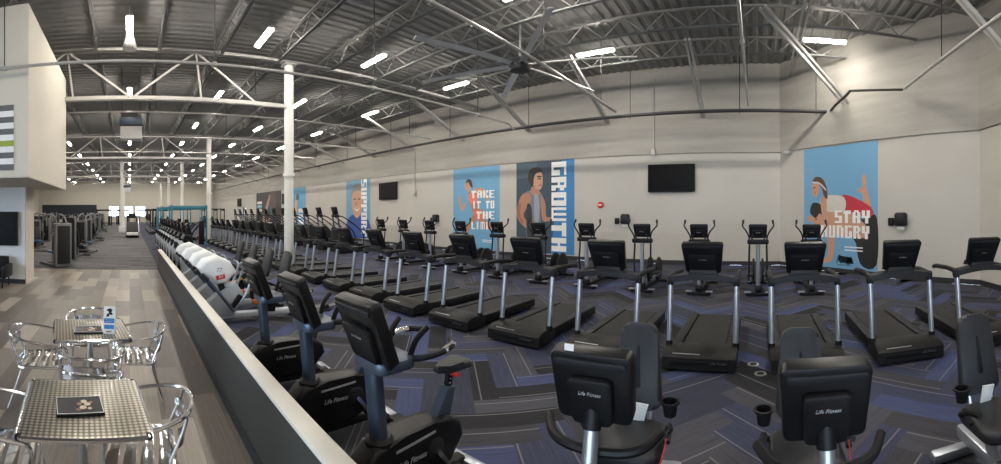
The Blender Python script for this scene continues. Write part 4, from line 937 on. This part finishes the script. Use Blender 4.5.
    s('woman_leggings', [(1.6, 2.45), (2.0, 2.45), (2.75, 2.1), (2.78, 1.82), (2.3, 1.85), (1.6, 2.0)], (.50, .03, .05), -.019)
    s('woman_shin', [(2.5, 2.0), (2.75, 2.1), (2.6, 2.7), (2.55, 3.1), (2.42, 3.0), (2.45, 2.75), (2.22, 2.6), (2.45, 2.5)], SKIN2, -.0185)
    s('woman_face', [(.38, 2.65), (.40, 2.95), (.6, 3.0), (.72, 2.75), (.62, 2.5), (.45, 2.48)], SKIN2, -.020)
    s('woman_hair', [(.36, 2.9), (.5, 3.12), (.8, 3.08), (1.0, 2.8), (1.05, 2.4), (.92, 2.45), (.8, 2.75), (.68, 2.85), (.62, 2.98)], (.10, .055, .035), -.021)
    s('woman_eye', [(.44, 2.78), (.52, 2.79), (.52, 2.76), (.44, 2.75)], (.05, .03, .02), -.0212); s('woman_mouth', [(.46, 2.60), (.54, 2.61), (.53, 2.58), (.46, 2.58)], (.40, .10, .09), -.0212)
    s('headband', [(.40, 2.98), (.72, 2.93), (.98, 2.72), (.98, 2.66), (.70, 2.87), (.40, 2.92)], (.55, .55, .58), -.022)
    s('man_eye', [(.52, 1.72), (.60, 1.73), (.60, 1.70), (.52, 1.69)], (.05, .03, .02), -.0192)
    letters('lettering', 'STAY', 1.36, 2.0, 1.36, .40, p, y=-.026); letters('lettering', 'HUNGRY', .78, 1.52, 1.92, .40, p, y=-.026)
    for z in (.82, .72): shape('small_print_line', [(1.75, z), (2.45, z), (2.45, z+.04), (1.75, z+.04)], (.7, .72, .75), p, -.018, False)
    q = [(1.42, .32), (1.50, .56), (1.60, .56), (1.50, .42), (1.60, .34), (1.70, .54), (1.76, .36), (1.86, .55), (1.80, .34), (1.92, .34), (2.0, .56), (2.06, .36)]   # unreadable dark script mark
    q = [(v.x, v.y) for v in cr([(a_, b_, 0) for a_, b_ in q], 3)]
    shape('script_mark', q+[(a_+.03, b_-.035) for a_, b_ in reversed(q)], (.02, .05, .08), p, -.018, False)
    shape('script_mark', [(1.45, .24), (2.0, .26), (2.0, .28), (1.45, .26)], (.02, .05, .08), p, -.018, False)
posters()
def dispenser(loc, rz, label):
    t = tag(empty('towel_dispenser', loc, rz), label, 'towel dispenser', 'black paper towel dispensers')
    mb = MB(); mb.plate(rrect(.36, .40, .07, 4, top=.32), .22, (0, -.11, .02), bev=.04); mb.build('cover', 'gloss', t)
    mb = MB(); mb.box((0, -.12, -.22), (.24, .006, .10)); mb.build('paper_towel', 'paper', t)
    mb = MB(); mb.plate(rrect(.17, .24, .03, 3), .10, (-.36, -.05, -.06), bev=.02); mb.build('soap_box', 'blk', t)
dispenser((-5.03, Y0, 1.66), 0, 'black towel dispenser on the poster wall right of the tank-top poster')
dispenser((-15.2, Y0, 1.60), 0, 'black towel dispenser on the wall left of the runner poster')
d = Vector((C1[0]-C0[0], C1[1]-C0[1])).normalized(); st = Vector(C0)+d*5.06+Vector((d.y, -d.x))*.004
dispenser((st.x, st.y, 1.72), atan2(d.y, d.x), 'black towel dispenser on the diagonal wall right of the poster')
t = tag(empty('fire_alarm', (-6.1, Y0, 2.23)), 'small round red fire alarm on the poster wall', 'fire alarm')
mb = MB(); mb.lathe([(.13, 0), (.13, .05), (.10, .08), (.0, .09)], 20, rot=(pi/2, 0, 0)); mb.build('body', 'red', t)
mb = MB(); mb.box((0, -.088, 0), (.15, .012, .045)); mb.build('white_band', 'paper', t)
st = Vector(C0)+d*.42+Vector((d.y, -d.x))*.004
t = tag(empty('emergency_light', (st.x, st.y, LINE-.02), atan2(d.y, d.x)), 'small white twin-head emergency light near the wall corner', 'emergency light')
mb = MB(); mb.box((0, -.05, 0), (.22, .08, .12), bev=.02); mb.build('box', 'white', t)
for s in (-1, 1): mb = MB(); mb.lathe([(.03, 0), (.05, .06), (.045, .065)], 12, (s*.15, -.05, .0), (R(100), 0, 0)); mb.build('lamp_head', 'white', t)
# conduit on the long wall, box below it
for x, l in ((-16.9, 'thin grey conduit and box on the wall between television and runner poster'), (-3.9, 'thin grey conduit rising above the large television')):
    t = tag(empty('wall_conduit', (x, Y0-.05, 0)), l, 'conduit'); z0 = 3.0 if x < -10 else 4.2
    mb = MB(); mb.tube([(0, -.03, z0), (0, -.03, DECK-.4)], .025, 8); mb.build('conduit_pipe', 'pipe', t)
    mb = MB(); mb.box((0, -.05, z0), (.16, .1, .24), bev=.01); mb.build('junction_box', 'pipe', t)
# hanging units over the walkway
def heater(x, y, z, label):
    t = tag(empty('unit_heater', (x, y, z)), label, 'unit heater', 'hanging white heater boxes')
    mb = MB(); mb.box((0, 0, 0), (.5, .78, .46), bev=.015); mb.build('cabinet', 'white', t)
    mb = MB(); mb.box((0, 0, .40), (.6, .85, .26), bev=.01); mb.build('blower', 'post', t)
    for s in (-1, 1): mb = MB(); mb.tube([(0, s*.34, .5), (0, s*.34, DECK-z-.05)], .012, 6); mb.build('hanger_rod', 'blackpipe', t)
heater(-14.9, .05, EYE+2.92, 'white box heater hanging over the walkway, the near one'); heater(-47, -.3, EYE+2.6, 'white box heater hanging far down the walkway')
t = tag(empty('pendant_speaker', (-10.4, 0, EYE+4.35)), 'white dome speaker hanging on a cord beside a ceiling light', 'pendant speaker')
mb = MB(); mb.lathe([(.02, .34), (.09, .30), (.13, .12), (.19, -.06), (.17, -.12), (.0, -.13)], 18); mb.build('dome', 'white', t)
mb = MB(); mb.tube([(0, 0, .33), (0, 0, DECK-EYE-4.35-.1)], .012, 6); mb.build('cord', 'white', t)
for (x, y), l in (((-.06, 5.12), 'round floor outlet cover on the carpet, the one farther from the camera'), ((.03, 4.82), 'round floor outlet cover on the carpet, the one nearer the camera')):
    t = tag(empty('floor_outlet', (x, y, 0)), l, 'floor outlet', 'floor outlets between the treadmills')
    mb = MB(); mb.lathe([(.075, 0), (.075, .004), (.06, .007)], 20); mb.build('cover_ring', 'steel', t)
    mb = MB(); mb.lathe([(.045, .007), (.045, .009), (.03, .010)], 16); mb.build('lid', 'blk', t)
# ---------------------------------------------------------------- light and camera
w = bpy.data.worlds.new('daylight'); S.world = w; w.use_nodes = True
bg = w.node_tree.nodes['Background']; bg.inputs[0].default_value = (.66, .82, 1., 1); bg.inputs[1].default_value = 5.5
cam = bpy.data.cameras.new('camera'); co = bpy.data.objects.new('camera', cam); COL.objects.link(co)
F, X0, HZ = 400., 758., 212.                # cylinder radius in pixels, column facing +Y, horizon row
co.location = (0, 0, EYE); co.rotation_euler = (pi/2, 0, -((500.5-X0)/F))
cam.type = 'PANO'; cam.clip_start = .05; cam.clip_end = 200
cc = cam if hasattr(cam, 'panorama_type') else cam.cycles; cc.panorama_type = 'CENTRAL_CYLINDRICAL'
cc.central_cylindrical_range_u_min = -500.5/F; cc.central_cylindrical_range_u_max = 500.5/F
cc.central_cylindrical_range_v_min = -(464-HZ)/F; cc.central_cylindrical_range_v_max = HZ/F
cc.central_cylindrical_radius = 1.0
S.camera = co
S.view_settings.view_transform = 'Standard'; S.view_settings.look = 'None'; S.view_settings.gamma = 1; S.view_settings.use_curve_mapping = False
S.view_settings.exposure = .58
S.cycles.use_denoising = True; S.cycles.max_bounces = 6; S.cycles.diffuse_bounces = 4; S.cycles.glossy_bounces = 3; S.cycles.transparent_max_bounces = 8
S.cycles.caustics_reflective = False; S.cycles.caustics_refractive = False; S.cycles.sample_clamp_indirect = 6
